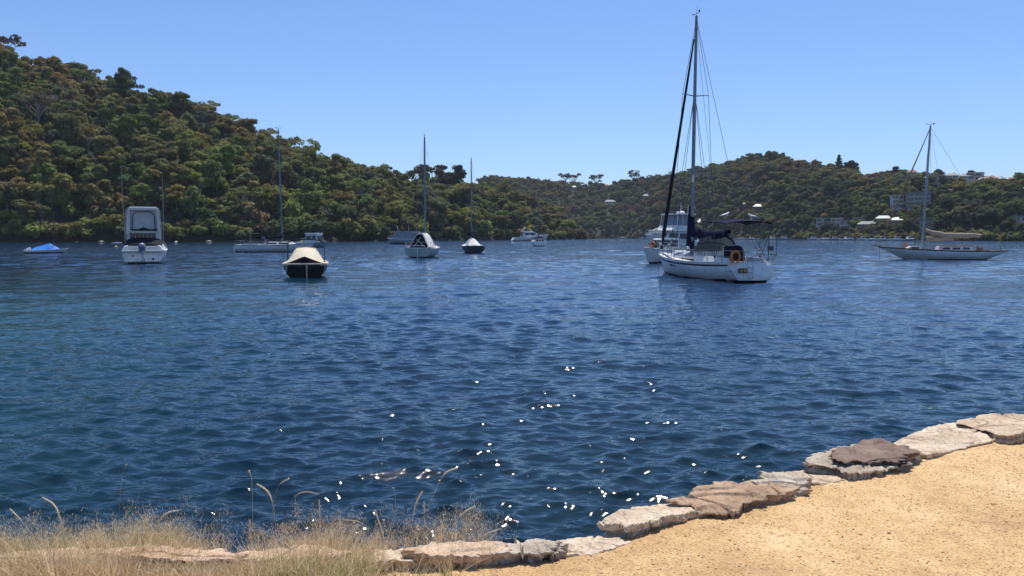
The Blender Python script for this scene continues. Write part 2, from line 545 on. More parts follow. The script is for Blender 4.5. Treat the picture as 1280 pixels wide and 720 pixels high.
TREE_H = 16.0
HL = Hill([-700, -300, 0, 45, 75, 110, 150, 190, 240, 280, 330, 400, 440, 480, 540, 600, 640, 680, 700, 715, 728, 740, 760],
          [280, 285, 290, 291, 292, 294, 296, 298, 302, 306, 315, 335, 350, 365, 400, 440, 480, 520, 540, 552, 562, 570, 580],
          [190] * 9 + [185, 180, 175, 170, 165, 160, 150, 140, 115, 95, 80, 60, 45, 30],
          [25, 35, 62, 84, 84, 88, 100, 116, 128, 142, 164, 186, 202, 212, 221, 226, 231, 244, 254, 268, 284, 301, 310], TREE_H)
HR = Hill([480, 600, 640, 700, 730, 770, 800, 840, 880, 920, 960, 1000, 1040, 1080, 1130, 1180, 1230, 1280, 1500, 1900],
          [1000, 1000, 1000, 1000, 990, 970, 940, 880, 800, 730, 660, 600, 555, 520, 475, 430, 395, 370, 300, 260],
          [260, 260, 260, 260, 250, 250, 250, 250, 260, 270, 280, 280, 270, 260, 260, 260, 260, 260, 260, 260],
          [226, 224, 223, 226, 230, 230, 224, 217, 208, 199, 194, 201, 210, 216, 219, 222, 224, 222, 215, 210], 10.5)
HL.mesh('hill', -700, 760, 300)
HR.mesh('hill', 480, 1900, 300)


# ---------------------------------------------------------------- trees
def leaf_cloud(g, centres, radii, n_each, size, flat=0.62, core=True, tip=0.0, zc=0.0, zr=1.0):
    """leaf clumps: for each clump a rough inner mass and many leaf-sprig faces over it"""
    V, Q, A = [], [], []
    nv = 0
    u = np.linspace(0, 2 * PI, 8, endpoint=False)
    for c, r in zip(centres, radii):
        tone = g.uniform(0.72, 1.28)
        hue = g.uniform(-0.08, 0.08)
        tint = np.array([tone * (1 + hue), tone, tone * (1 - hue)])
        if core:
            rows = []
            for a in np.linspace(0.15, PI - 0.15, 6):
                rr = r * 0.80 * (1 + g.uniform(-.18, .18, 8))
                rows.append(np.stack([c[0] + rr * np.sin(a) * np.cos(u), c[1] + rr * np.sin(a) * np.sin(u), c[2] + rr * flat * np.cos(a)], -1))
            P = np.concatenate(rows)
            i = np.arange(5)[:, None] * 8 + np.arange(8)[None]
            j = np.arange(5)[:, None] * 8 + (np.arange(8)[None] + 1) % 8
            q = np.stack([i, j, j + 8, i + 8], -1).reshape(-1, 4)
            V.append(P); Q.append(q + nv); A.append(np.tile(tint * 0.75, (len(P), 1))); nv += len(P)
        n = n_each
        d = g.normal(size=(n, 3)); d[:, 2] += 0.25; d /= np.linalg.norm(d, axis=1)[:, None]
        rad = r * g.uniform(0.72, 1.16, n)
        p = c + d * rad[:, None] * np.array([1, 1, flat])
        nn = d * 0.9 + g.normal(size=(n, 3)) * 0.55 + np.array([0, 0, .25]); nn /= np.linalg.norm(nn, axis=1)[:, None]
        t = np.cross(nn, g.normal(size=(n, 3))); t /= np.linalg.norm(t, axis=1)[:, None] + 1e-9
        b = np.cross(nn, t)
        s1 = size * g.uniform(0.6, 1.4, n)[:, None]; s2 = s1 * g.uniform(0.35, 0.8, n)[:, None]
        P = np.stack([p - t * s1, p - b * s2, p + t * s1, p + b * s2], 1).reshape(-1, 3)
        V.append(P); Q.append(np.arange(4 * n).reshape(-1, 4) + nv); nv += 4 * n
        lt = tint[None] * g.uniform(0.8, 1.2, (n, 1))
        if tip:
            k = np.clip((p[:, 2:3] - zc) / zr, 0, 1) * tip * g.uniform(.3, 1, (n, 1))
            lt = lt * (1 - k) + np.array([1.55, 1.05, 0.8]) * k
        A.append(np.repeat(lt, 4, 0))
    return np.concatenate(V), np.concatenate(Q), np.concatenate(A)


def crown_data(seed, Rr=6.0, H=13.0, kind='dense', n_each=80, size=0.42):
    """crown (local, base of trunk at 0) and where its limbs should reach"""
    g = np.random.default_rng(seed)
    C, Rd = [], []
    if kind in ('dense', 'rust'):
        lobes = [(0, 0, H * .56, .80)]
        for i in range(int(g.integers(2, 5))):
            a = g.uniform(0, 2 * PI); d = Rr * g.uniform(.35, .75)
            lobes.append((d * math.cos(a), d * math.sin(a), H * g.uniform(.38, .86), g.uniform(.34, .62)))
        for lx, ly, lz, lr in lobes:
            k = int(22 * lr ** 1.5) + 3
            for i in range(k):
                a = g.uniform(0, 2 * PI); e = g.uniform(-0.75, 1.0) * PI / 2 * .95
                rr = Rr * lr * g.uniform(0.55, 1.05)
                C.append([lx + rr * math.cos(e) * math.cos(a), ly + rr * math.cos(e) * math.sin(a), lz + rr * 0.85 * math.sin(e)])
                Rd.append(Rr * g.uniform(0.13, 0.36) * (.7 + .5 * lr))
            C.append([lx, ly, lz]); Rd.append(Rr * .55 * lr)
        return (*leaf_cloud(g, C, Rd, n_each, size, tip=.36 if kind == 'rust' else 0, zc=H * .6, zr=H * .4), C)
    if kind == 'open':        # umbrella topped gum whose limbs and the sky show through
        k = 13
        for i in range(k):
            a = 2 * PI * i / k * 2.4 + g.uniform(-.3, .3); rr = Rr * g.uniform(0.3, 0.95)
            C.append([rr * math.cos(a), rr * math.sin(a), H * g.uniform(0.66, 0.98) - rr * .22])
            Rd.append(Rr * g.uniform(0.17, 0.30))
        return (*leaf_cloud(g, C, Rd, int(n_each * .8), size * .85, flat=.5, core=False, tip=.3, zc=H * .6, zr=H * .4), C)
    if kind == 'shrub':
        k = 9
        for i in range(k):
            a = g.uniform(0, 2 * PI); rr = Rr * g.uniform(0.1, .75)
            C.append([rr * math.cos(a), rr * math.sin(a), H * g.uniform(.25, .65)])
            Rd.append(Rr * g.uniform(.3, .5))
        return (*leaf_cloud(g, C, Rd, n_each, size, flat=.7), C)
    if kind == 'pine':
        k = 22
        for i in range(k):
            f = (i + .5) / k; a = i * 2.4; rr = Rr * (1 - f) * 0.62
            C.append([rr * math.cos(a), rr * math.sin(a), H * (0.2 + 0.78 * f)]); Rd.append(Rr * (0.5 - .36 * f))
        return (*leaf_cloud(g, C, Rd, n_each, size, flat=.55), C)


def trunk_mb(H, C, g, open_=False):
    mb = MB()
    lean = (g.uniform(-.04, .04) * H, g.uniform(-.04, .04) * H)
    top = Vector((lean[0], lean[1], H * .55))
    mb.tube([(0, 0, -1.5), (lean[0] * .2, lean[1] * .2, H * .2), (lean[0] * .6, lean[1] * .6, H * .4), top], [H * .026, H * .021, H * .016, H * .011], n=7)
    for c in C[:13 if open_ else 9]:
        c = Vector(c); s0 = Vector((0, 0, -1.5)).lerp(top, g.uniform(.62, .95)); s0.z = max(s0.z, H * .28)
        mid = s0.lerp(c, .5) + Vector((0, 0, -H * .03))
        mb.tube([s0, mid, c], [H * .010, H * .007, H * .003], n=5)
    return mb


PROTO = {}


def proto(kind, i, **kw):
    g = np.random.default_rng(100 + i)
    V, Q, A, C = crown_data(i * 31 + 5, kind=kind, **kw)
    cm = np_mesh('crown', V, Q, [LEAF], False, A)
    H = kw.get('H', 13.0)
    tmb = trunk_mb(H, C, g, kind == 'open')
    to = tmb.build('trunk', M_['bark'])
    tm = to.data
    bpy.data.objects.remove(to)
    PROTO.setdefault(kind, []).append((cm, tm))


for i in range(7): proto('dense', i)
for i in range(4): proto('rust', 10 + i)
for i in range(4): proto('open', 20 + i, n_each=110)
for i in range(3): proto('shrub', 30 + i, Rr=3.0, H=3.6, n_each=110, size=.30)
proto('pine', 40, Rr=5.5, H=19, n_each=90)
proto('dense', 50)


def tree(kind, vi, x, y, z, s, rz, col, name, label, cat, group, sz=1.0, trunk=True):
    cm, tm = PROTO[kind][vi % len(PROTO[kind])]
    r = empty(name, (x, y, z), rz, label, cat, group)
    r.scale = (s, s, s * sz)
    c = link_mesh('crown', cm, r); c.color = (*col, 1)
    if trunk: link_mesh('trunk', tm, r)
    return r


GREENS = {'olive': [(0.230, 0.235, 0.078), (0.205, 0.218, 0.074), (0.250, 0.238, 0.078), (0.185, 0.205, 0.076)],
          'rust': [(0.215, 0.180, 0.078), (0.225, 0.182, 0.080)],
          'bright': [(0.225, 0.250, 0.072), (0.245, 0.258, 0.076)],
          'dark': [(0.105, 0.130, 0.060), (0.120, 0.140, 0.062)],
          'grey': [(0.170, 0.182, 0.115), (0.155, 0.168, 0.105)]}

# houses first, so the forest leaves room for them:  (px, py of the base, width, depth, storeys, style ...)
HOUSES = [
    # px, py, w, d, levels, wall, roof, roofkind, label
    (1120, 259, 7, 10, 3, 'wallpale', 'roofpale', 'flat', 'tall pale blue stepped house on the slope left of the yacht mast'),
    (1145, 256, 15, 10, 3, 'glasswall', 'roofgrey', 'flat', 'wide three level glass fronted house just left of the classic yacht mast'),
    (1168, 236, 10, 9, 2, 'wallcream', 'roofpale', 'flat', 'cream house with flat pale roof up the slope right of the classic yacht mast'),
    (1214, 231, 11, 9, 2, 'wallcream', 'white', 'flat', 'cream house with white band roof below the ridge on the far right'),
    (1255, 232, 7, 6, 1, 'white', 'white', 'flat', 'small white flat roofed house on the far right ridge'),
    (1231, 220, 13, 8, 1, 'walldark', 'roofred', 'gable', 'red roofed house on the skyline at the far right'),
    (1205, 220, 10, 8, 1, 'wall', 'roofgrey', 'gable', 'grey gabled house on the ridge right of the classic yacht mast'),
    (1276, 242, 7, 7, 1, 'wallblue', 'roofgrey', 'gable', 'blue grey roofed house at the right edge of the photo below the ridge'),
    (1027, 279, 9, 8, 2, 'wallblue', 'roofpale', 'flat', 'blue grey two level house leftmost in the low waterside cluster'),
    (1044, 279, 8, 8, 2, 'wallblue', 'white', 'flat', 'grey house with white roof edge in the middle of the waterside cluster'),
    (1055, 283, 7, 7, 2, 'white', 'roofpale', 'flat', 'white house with pale roof rightmost in the waterside cluster'),
    (1072, 273, 8, 7, 1, 'walldark', 'roofpale', 'flat', 'brown house with a white flat roof right of the waterside cluster'),
    (1082, 281, 12, 7, 1, 'walldark', 'roofgrey', 'gable', 'brown house with a grey gabled roof low on the far shore slope'),
    (1102, 274, 9, 7, 1, 'walldark', 'roofpale', 'gable', 'brown house with a pale curved roof left of the classic yacht forestay'),
    (1119, 276, 7, 6, 1, 'walldark', 'white', 'gable', 'small house with a bright white roof under the classic yacht forestay'),
    (1141, 283, 7, 6, 2, 'wallblue', 'roofgrey', 'flat', 'grey blue boxy house low behind the classic yacht foredeck'),
    (1158, 286, 9, 7, 3, 'walldark', 'roofgrey', 'flat', 'dark three level house with balconies low behind the classic yacht mast'),
    (1274, 279, 8, 7, 2, 'wallblue', 'roofgrey', 'flat', 'dark blue grey house low at the right edge of the photo'),
    (872, 220, 22, 12, 2, 'walldark', 'roofpale', 'flat', 'long dark house with a white flat roof on the ridge behind the tall mast'),
    (762, 254, 15, 12, 1, 'wall', 'roofgrey', 'gable', 'long pale roofed house halfway up the slope above the open water'),
    (808, 247, 9, 10, 1, 'walldark', 'roofgrey', 'gable', 'grey roofed house in trees left of the furled dark jib'),
    (716, 236, 9, 9, 1, 'wall', 'roofpale', 'gable', 'pale house near the skyline above the end of the wooded headland'),
    (758, 228, 8, 9, 1, 'wall', 'roofred', 'gable', 'small red roofed house on the skyline above the open water'),
    (948, 261, 9, 8, 1, 'walldark', 'white', 'gable', 'house with a bright white roof in forest above the navy bimini'),
    (930, 258, 4, 5, 1, 'walldark', 'roofgrey', 'gable', 'tiny pale roofed house left of the bright white roof above the bimini'),
    (1092, 222, 9, 7, 1, 'wall', 'roofgrey', 'gable', 'grey roofed house on the ridge left of the classic yacht forestay'),
    (1136, 223, 8, 7, 1, 'wallpale', 'roofred', 'gable', 'pale house with terracotta roof on the ridge just left of the classic yacht mast'),
    (1186, 221, 9, 7, 1, 'wallcream', 'roofgrey', 'gable', 'cream gabled house on the ridge under the classic yacht backstay'),
    (1243, 219, 9, 7, 1, 'wallpale', 'roofgrey', 'gable', 'pale house with grey roof on the far right skyline beside the red roof'),
    (1226, 236, 8, 7, 1, 'wallpale', 'roofgrey', 'gable', 'pale house just below the cream band roofed house'),
    (1262, 222, 8, 7, 1, 'wallcream', 'roofred', 'gable', 'cream house with red roof on the far right ridge above the small white one'),
    (1180, 241, 8, 7, 1, 'walldark', 'roofgrey', 'gable', 'brown house in trees right of the classic yacht mast halfway up'),
    (1041, 226, 6, 6, 1, 'white', 'white', 'gable', 'tiny white house high on the wooded far hill'),
]


def place_on(hill, px, py):
    """where the sight line through a pixel meets the hill (raised by a few metres of trees)"""
    x = (px - 640) / F
    sh = np.interp(px, hill.px, hill.sh); bk = np.interp(px, hill.px, hill.bk)
    y = sh + bk * np.linspace(0.02, 1.25, 400)
    z = hill.z(x * y, y) + 3.0
    e = (z - CAMZ) / y
    tgt = (HOR - py) / F
    i = np.argmax(e >= tgt)
    if e.max() < tgt: i = int(np.argmax(e))
    return x * y[i], y[i], z[i] - 3.0


HPOS = [place_on(HR, h[0], h[1]) for h in HOUSES]


def near_house(x, y, front=17, side=2):
    for (hx, hy, hz), h in zip(HPOS, HOUSES):
        w = h[2] / 2 + side
        px = hx * y / hy
        if abs(x - px) < w and hy - (front * 1.7 if h[1] < 240 and front > 10 else front) < y < hy + h[3] + 3:
            return True
    return False


def hexspots(x0, x1, y0, y1, s, g):
    out = []
    ny = int((y1 - y0) / (s * .866))
    for j in range(ny):
        for i in range(int((x1 - x0) / s) + 1):
            out.append((x0 + (i + (j % 2) * .5) * s + g.uniform(-.34, .34) * s, y0 + j * s * .866 + g.uniform(-.34, .34) * s))
    return np.array(out)


def zone(px):
    if px < 100: return 'above the blue covered dinghy'
    if px < 255: return 'behind the white cabin cruiser'
    if px < 430: return 'behind the sloop with navy bimini'
    if px < 560: return 'behind the grey cabin cruiser'
    if px < 640: return 'behind the small dark hulled sloop'
    return 'on the tip of the headland'


NEAR_KEEP = 292
cand = []
sp = hexspots(-330, 75, 285, 640, 11.6, rng)
px, t = HL.par(sp[:, 0], sp[:, 1])
ok = (px > -25) & (px < 745) & (t > 0.03) & (t < 1.12)
sp = sp[ok]; px = px[ok]; t = t[ok]
zz = HL.z(sp[:, 0], sp[:, 1])
ok = zz > 0.4
sp = sp[ok]; px = px[ok]; t = t[ok]; zz = zz[ok]
# largest in the picture first: the nearest, and those of the skyline
score = sp[:, 1] - np.where((t > .88) & (t < 1.02), 200, 0)
order = np.argsort(score)
rest = []                       # trees that go into the forest mass
n_ind = 0
for k, i in enumerate(order):
    x, y = sp[i]; z = zz[i]; p = px[i]; tt = t[i]
    u = rng.random(); s = rng.uniform(.72, 1.32)
    hi = vnoise(x, y, 1 / 60., 5) + rng.uniform(-.28, .28)
    if tt > 0.6 and hi > 0.2: tone = 'rust'
    elif hi > .28 and tt < .6: tone = 'bright'
    elif hi < -.28: tone = 'dark'
    elif rng.random() < .10: tone = 'grey'
    else: tone = 'olive'
    kind = {'rust': 'rust'}.get(tone, 'dense')
    if rng.random() < (.42 if tt > .86 else .13): kind = 'open'; s *= 1.12
    col = GREENS[tone][rng.integers(len(GREENS[tone]))]
    col = tuple(c * rng.uniform(.85, 1.15) for c in col)
    if tt > .9: s *= .95
    if p > 640: s *= .85
    if n_ind < NEAR_KEEP and p > -12:
        where = 'at the waterline' if tt < .12 else 'on the lower slope' if tt < .4 else 'on the upper slope' if tt < .86 else 'on the skyline'
        lk = {'rust': 'rust tipped gum tree', 'bright': 'bright green gum tree', 'dark': 'dark green gum tree', 'grey': 'grey green gum tree', 'olive': 'olive gum tree'}[tone]
        if kind == 'open': lk = lk.replace('gum', 'open crowned gum')
        zn = zone(p)
        lab = f'{lk} {where} {zn}'
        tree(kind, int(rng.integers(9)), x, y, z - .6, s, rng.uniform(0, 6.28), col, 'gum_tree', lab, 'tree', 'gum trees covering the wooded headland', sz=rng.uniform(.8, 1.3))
        n_ind += 1
    else:
        rest.append((x, y, z, s, col, kind))


def merged_forest(name, items, label, cat, small=False):
    """one mass of crowns for the trees past the countable ones"""
    lib = {}
    for kind in ('dense', 'rust', 'open', 'shrub'):
        for i in range(4):
            V, Q, A, C = crown_data(900 + i * 7 + len(kind), kind=kind, n_each=(60 if small else 90) if kind != 'shrub' else 36,
                                    size=(.52 if small else .44), Rr=6.0 if kind != 'shrub' else 3.0, H=13.0 if kind != 'shrub' else 3.6)
            lib[(kind, i)] = (V.astype(np.float32), Q, A)
    Vs, Qs, As = [], [], []; nv = 0
    for (x, y, z, s, col, kind) in items:
        V, Q, A = lib[(kind, int(rng.integers(4)))]
        a = rng.uniform(0, 2 * PI); c, sn = math.cos(a), math.sin(a)
        P = V * s
        P = np.stack([P[:, 0] * c - P[:, 1] * sn + x, P[:, 0] * sn + P[:, 1] * c + y, P[:, 2] * rng.uniform(.85, 1.15) + z - .6], -1)
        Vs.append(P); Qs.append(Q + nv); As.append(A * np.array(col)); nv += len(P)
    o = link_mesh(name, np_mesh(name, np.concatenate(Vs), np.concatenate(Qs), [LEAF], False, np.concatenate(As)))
    return tag(o, label, cat, kind='stuff')


sp = hexspots(-330, 75, 285, 600, 9.5, rng)
px, t = HL.par(sp[:, 0], sp[:, 1])
for (x, y), p, tt in zip(sp, px, t):
    if -25 < p < 745 and .0 < tt < 1.05:
        z = float(HL.z(x, y))
        if z > .3: rest.append((x, y, z, rng.uniform(1.0, 2.6) * (1.25 if tt < .1 else 1), tuple(c * rng.uniform(.7, 1.1) for c in GREENS['dark' if rng.random() < .6 else 'olive'][0]), 'shrub'))
merged_forest('forest', rest, 'gum forest and understorey filling the left headland behind and between its nearest trees', 'forest')

# shrubs crowding the water's edge under the left hill
k = 0
for p in np.arange(-8, 735, 8.5):
    p2 = p + rng.uniform(-5, 5)
    y = float(np.interp(p2, HL.px, HL.sh)) + rng.uniform(1.0, 8)
    x = (p2 - 640) / F * y
    bright = p2 < 150 or rng.random() < .2
    col = GREENS['bright' if bright else 'olive'][k % 2]
    col = tuple(c * rng.uniform(.8, 1.1) for c in col)
    lk = 'bright green shrub' if bright else 'dull green shrub'
    tree('shrub', k, x, y, max(0.1, float(HL.z(x, y)) - .5), rng.uniform(.8, 1.7) * (1.3 if bright else 1), rng.uniform(0, 6.28), col, 'shoreline_shrub',
         f'{lk} overhanging the water {zone(p2)}', 'shrub', 'shrubs along the foot of the headland', trunk=True)
    k += 1

# far hill
items = []
sp = hexspots(-60, 560, 250, 1280, 11.0, rng)
px, t = HR.par(sp[:, 0], sp[:, 1])
ok = (px > 600) & (px < 1330) & (t > 0.02) & (t < 1.1)
sp = sp[ok]; px = px[ok]; t = t[ok]
zz = HR.z(sp[:, 0], sp[:, 1])
hm = vnoise(sp[:, 0], sp[:, 1], 1 / 70., 9)
for (x, y), z, p, tt, h in zip(sp, zz, px, t, hm):
    if near_house(x, y, 4, 0): continue
    hi = h + rng.uniform(-.3, .3)
    tone = 'rust' if hi > .27 else 'dark' if hi < -.22 else 'bright' if rng.random() < .05 else 'grey' if rng.random() < .15 else 'olive'
    col = tuple(c * rng.uniform(.7, 1.0) for c in GREENS[tone][rng.integers(2)])
    s = rng.uniform(.65, 1.08)
    kind = 'rust' if tone == 'rust' else 'dense'
    if tt > .86:
        s *= .8
        if p < 870 and rng.random() < .5: kind = 'open'; s *= 1.25
        elif p > 1080: s *= .8
    if near_house(x, y): s *= .42
    items.append((x, y, z, s, col, kind))
# understorey, so no bare slope shows between the crowns
sp = hexspots(-60, 560, 250, 1000, 9.5, rng)
px, t = HR.par(sp[:, 0], sp[:, 1])
for (x, y), p, tt in zip(sp, px, t):
    if p > 600 and p < 1330 and .005 < tt < 1 and not near_house(x, y, 1, -1):
        items.append((x, y, float(HR.z(x, y)), rng.uniform(.8, 1.8), tuple(c * rng.uniform(.6, 1.1) for c in GREENS['dark' if rng.random() < .5 else 'olive'][0]), 'shrub'))
for p in np.arange(735, 1300, 2.6):
    y = float(np.interp(p, HR.px, HR.sh)) + rng.uniform(1, 5)
    x = (p - 640) / F * y
    items.append((x, y, 0.2, rng.uniform(.7, 1.6), tuple(c * .9 for c in GREENS['olive' if rng.random() < .6 else 'dark'][0]), 'shrub'))
sp = hexspots(-60, 560, 250, 1000, 5.5, rng)
px, t = HR.par(sp[:, 0], sp[:, 1])
for (x, y), p, tt in zip(sp, px, t):
    if p > 600 and p < 1330 and .005 < tt < 1 and near_house(x, y, 45, 9) and not near_house(x, y, 1, -1):
        items.append((x, y, float(HR.z(x, y)), rng.uniform(.5, 1.1), tuple(c * rng.uniform(.6, 1.0) for c in GREENS['dark' if rng.random() < .5 else 'olive'][0]), 'shrub'))
merged_forest('forest', items, 'gum forest covering the far hill between and around its houses', 'forest', True)

# single trees that stand out
def skytree(hill, px, h, kind, col, lab, name='gum_tree', cat='tree', vi=0, t=.97, sz=1.0, H0=13.0, pytop=None):
    sh = np.interp(px, hill.px, hill.sh); bk = np.interp(px, hill.px, hill.bk)
    y = float(sh + bk * t); x = (px - 640) / F * y
    z = float(hill.z(x, y)) - .5
    if pytop is not None:
        h = at_y(px, pytop, y).z - z
    return tree(kind, vi, x, y, z, h / H0, rng.uniform(0, 6), col, name, lab, cat, 'trees that stand out on the skyline' if t > .8 else None, sz=sz)


skytree(HL, 10, 20, 'open', (.085, .07, .045), 'tall open topped gum tree at the top left corner of the wooded hill', vi=1, pytop=38, t=1.0)
skytree(HL, 84, 18, 'open', (.10, .07, .04), 'broad rusty gum tree topping the first hump of the left skyline', vi=2, pytop=69)
skytree(HL, 165, 16, 'open', (.07, .07, .045), 'leaning open gum tree stepping down the left skyline', vi=3, pytop=94)
skytree(HL, 520, 15, 'open', (.06, .06, .04), 'thin wispy gum tree on the low skyline left of the tall white mast', vi=0, pytop=205)
skytree(HL, 541, 15, 'open', (.06, .06, .04), 'thin gum tree on the low skyline just right of the tall white mast', vi=1, pytop=204)
skytree(HL, 562, 15, 'dense', (.05, .055, .035), 'round dense tree on the low skyline between two masts', vi=1, pytop=206)
skytree(HR, 706, 15, 'open', (.05, .055, .04), 'open crowned gum tree standing on the far saddle left of a pair', vi=2, pytop=214)
skytree(HR, 717, 15, 'open', (.05, .055, .04), 'open crowned gum tree with a flat top on the far saddle', vi=3, pytop=215)
skytree(HR, 745, 15, 'open', (.05, .055, .04), 'small lone gum tree in the dip of the far skyline', vi=1, pytop=217)
skytree(HR, 790, 15, 'open', (.06, .055, .04), 'pale limbed gum tree on the far skyline above the open water', vi=0, pytop=212)
skytree(HR, 1045, 19, 'pine', (.028, .038, .026), 'dark conical pine tree on the far right skyline', 'pine_tree', 'pine', 0, pytop=193, H0=19.0)
skytree(HR, 1057, 12, 'dense', (.04, .046, .03), 'round dark tree just right of the skyline pine', vi=2, pytop=200)
skytree(HR, 1115, 12, 'dense', (.045, .055, .03), 'round green tree on the ridge above the glass fronted house', vi=0, pytop=208)
skytree(HR, 1170, 12, 'dense', (.045, .055, .03), 'broad green tree on the ridge just right of the classic yacht mast', vi=3, pytop=210)
skytree(HR, 1278, 16, 'dense', (.035, .05, .03), 'dark tree on the ridge at the right edge of the photo', vi=1, pytop=211)
skytree(HR, 1212, 10, 'dense', (.04, .05, .03), 'small dark tree on the ridge beside the grey gabled house', vi=1, pytop=213)
skytree(HR, 1099, 9, 'dense', (.19, .15, .24), 'lilac flowering jacaranda tree left of the pale blue house', 'jacaranda_tree', 'tree', 2, t=.58, pytop=236)
skytree(HR, 1148, 9, 'rust', (.14, .075, .04), 'reddish brown tree just below the glass fronted house', vi=1, t=.36, pytop=249)
skytree(HL, 35, 9, 'dense', (.11, .15, .035), 'bright yellow green tree on the lower slope above the blue covered dinghy', vi=3, t=.2, pytop=222)
skytree(HL, 165, 9, 'dense', (.10, .135, .035), 'large bright green spreading tree left of the cruiser outriggers', vi=1, t=.14, pytop=196)


# ---------------------------------------------------------------- houses
def house(i, spec, pos):
    px, py, w, d, lv, wl, rf, rk, lab = spec
    x, y, z = pos
    if px > 1060 and py < 240: z += 6.5
    elif px > 1100 and 250 < py < 262: z += 1.5
    elif rk == 'gable' and py < 265: z += 1.5
    face = math.atan2(-x, y) + random.Random(i).uniform(-.25, .25)
    r = empty('house', (x, y, z), face, lab, 'house', 'houses on the far hillside')
    h = 3.0 * lv; z0 = 0.4
    b = MB(); b.box((0, d / 2, (h + z0 - 6) / 2), (w, d, h + z0 + 6)); b.build('wall', M_[wl], r)
    f = MB()
    if rk == 'flat':
        f.box((0, d / 2 - .5, h + z0 + .18), (w + 1.2, d + 1.6, .36)); f.build('roof', M_[rf], r)
    else:
        for s in (-1, 1):
            pass
        e, rz = .7, min(2.6, d * .28)
        a = [(-w / 2 - e, -e, h + z0 - .1), (w / 2 + e, -e, h + z0 - .1), (w / 2 + e, d + e, h + z0 - .1), (-w / 2 - e, d + e, h + z0 - .1)]
        t1, t2 = (-w / 2 + w * .18, d / 2, h + z0 + rz), (w / 2 - w * .18, d / 2, h + z0 + rz)
        f.add(a + [t1, t2], [(0, 1, 5, 4), (2, 3, 4, 5), (1, 2, 5), (3, 0, 4), (3, 2, 1, 0)]); f.build('roof', M_[rf], r)
        c = MB(); c.box((w * .2, d * .6, h + z0 + rz * .9), (.8, .8, 1.6)); c.build('chimney', M_['walldark'], r)
    nw = max(2, int(w / 4))
    for l in range(lv):
        for k in range(nw):
            ww = w / nw * (.88 if lv > 2 else .74)
            cx = -w / 2 + w * (k + .5) / nw
            q = MB(); q.box((cx, -.02, z0 + 3 * l + 1.55), (ww, .12, 1.75))
            wo = q.build('window', M_['glass'], r)
            q = MB()
            for dx in (-ww / 2, 0, ww / 2): q.box((cx + dx, -.09, z0 + 3 * l + 1.55), (.12, .1, 1.9))
            q.box((cx, -.09, z0 + 3 * l + .62), (ww, .1, .12)); q.box((cx, -.09, z0 + 3 * l + 2.48), (ww, .1, .12))
            q.build('frame', M_['white' if wl != 'white' else 'grey'], wo)
        if lv > 1 and l > 0:
            q = MB(); q.box((0, -.9, z0 + 3 * l), (w, 1.7, .22))
            bo = q.build('balcony', M_['white' if wl != 'walldark' else 'wall'], r)
            q = MB(); q.box((0, -1.7, z0 + 3 * l + 1.0), (w, .06, .07))
            for k in range(int(w / 1.5) + 1): q.box((-w / 2 + k * 1.5, -1.7, z0 + 3 * l + .55), (.06, .06, .9))
            q.build('railing', M_['steel'], bo)


for i, (h, p) in enumerate(zip(HOUSES, HPOS)): house(i, h, p)

# ---------------------------------------------------------------- water
def water():
    ang = np.concatenate([np.linspace(-86, -42, 26)[:-1], np.linspace(-42, 42, 1150), np.linspace(42, 86, 26)[1:]])
    ang = np.radians(ang)
    ys = [1.2]
    while ys[-1] < 1400: ys.append(ys[-1] * 1.0046 if ys[-1] > 3.2 else ys[-1] + .1)
    ys += [1800, 2400]
    rad = np.array(ys)
    Rg, Ag = np.meshgrid(rad, ang, indexing='ij')
    X = Rg * np.sin(Ag); Y = Rg * np.cos(Ag)
    Z = np.zeros_like(X); DX = np.zeros_like(X); DY = np.zeros_like(X)
    g = np.random.default_rng(11)
    dr = Rg * 0.0046
    # gust patches make the surface rougher and calmer by turns
    gust = 1 + 0.9 * vnoise(X, Y, 1 / 13., 3) + 0.5 * vnoise(X, Y, 1 / 4.5, 4)
    for i in range(104):
        lam = 0.16 * (4.0 / 0.16) ** (g.random() ** 1.2)
        th = g.normal(-PI / 2 + .15, .68 if lam < .5 else .48)
        k = 2 * PI / lam
        slope = 0.050 if lam < .5 else 0.027 if lam < 1.1 else 0.008
        a = slope / k * g.uniform(.5, 1.4)
        if lam > 1.0: a = a * (1 + 1.3 * np.clip((Rg - 18) / 45, 0, 1))
        fade = np.clip((lam / dr - 3.0) / 2.5, 0, 1)
        ph = k * (X * math.cos(th) + Y * math.sin(th)) + g.uniform(0, 2 * PI) + 1.2 * vnoise(X, Y, .35, i)
        am = a * fade * gust
        Z += am * np.cos(ph)
        DX -= am * .8 * math.cos(th) * np.sin(ph); DY -= am * .8 * math.sin(th) * np.sin(ph)
    edge = np.abs(Ag) < R(42)
    Z *= edge; DX *= edge; DY *= edge
    V = np.stack([X + DX, Y + DY, Z], -1).reshape(-1, 3)
    n, c = X.shape
    i = np.arange(n - 1)[:, None] * c + np.arange(c - 1)[None]
    Q = np.stack([i, i + 1, i + 1 + c, i + c], -1).reshape(-1, 4)
    o = link_mesh('water', np_mesh('water', V, Q, [water_mat()], True))
    tag(o, kind='structure')


water()

# ---------------------------------------------------------------- foreshore
GZ = 0.60                                                    # level of the gravel
EDGE_PX = [(-420, 708), (-150, 700), (0, 696), (90, 687), (200, 684), (290, 688), (350, 690), (430, 684), (520, 682), (610, 684), (690, 677), (752, 664),
           (835, 632), (930, 606), (985, 592), (1040, 570), (1110, 556), (1180, 534), (1240, 519), (1290, 515), (1400, 500), (1600, 470)]
EDGE = [on_z(a, b, GZ) for a, b in EDGE_PX]
ed = [(-60, EDGE[0].y - 8)] + [(e.x, e.y) for e in EDGE] + [(30, 22), (70, 40)]


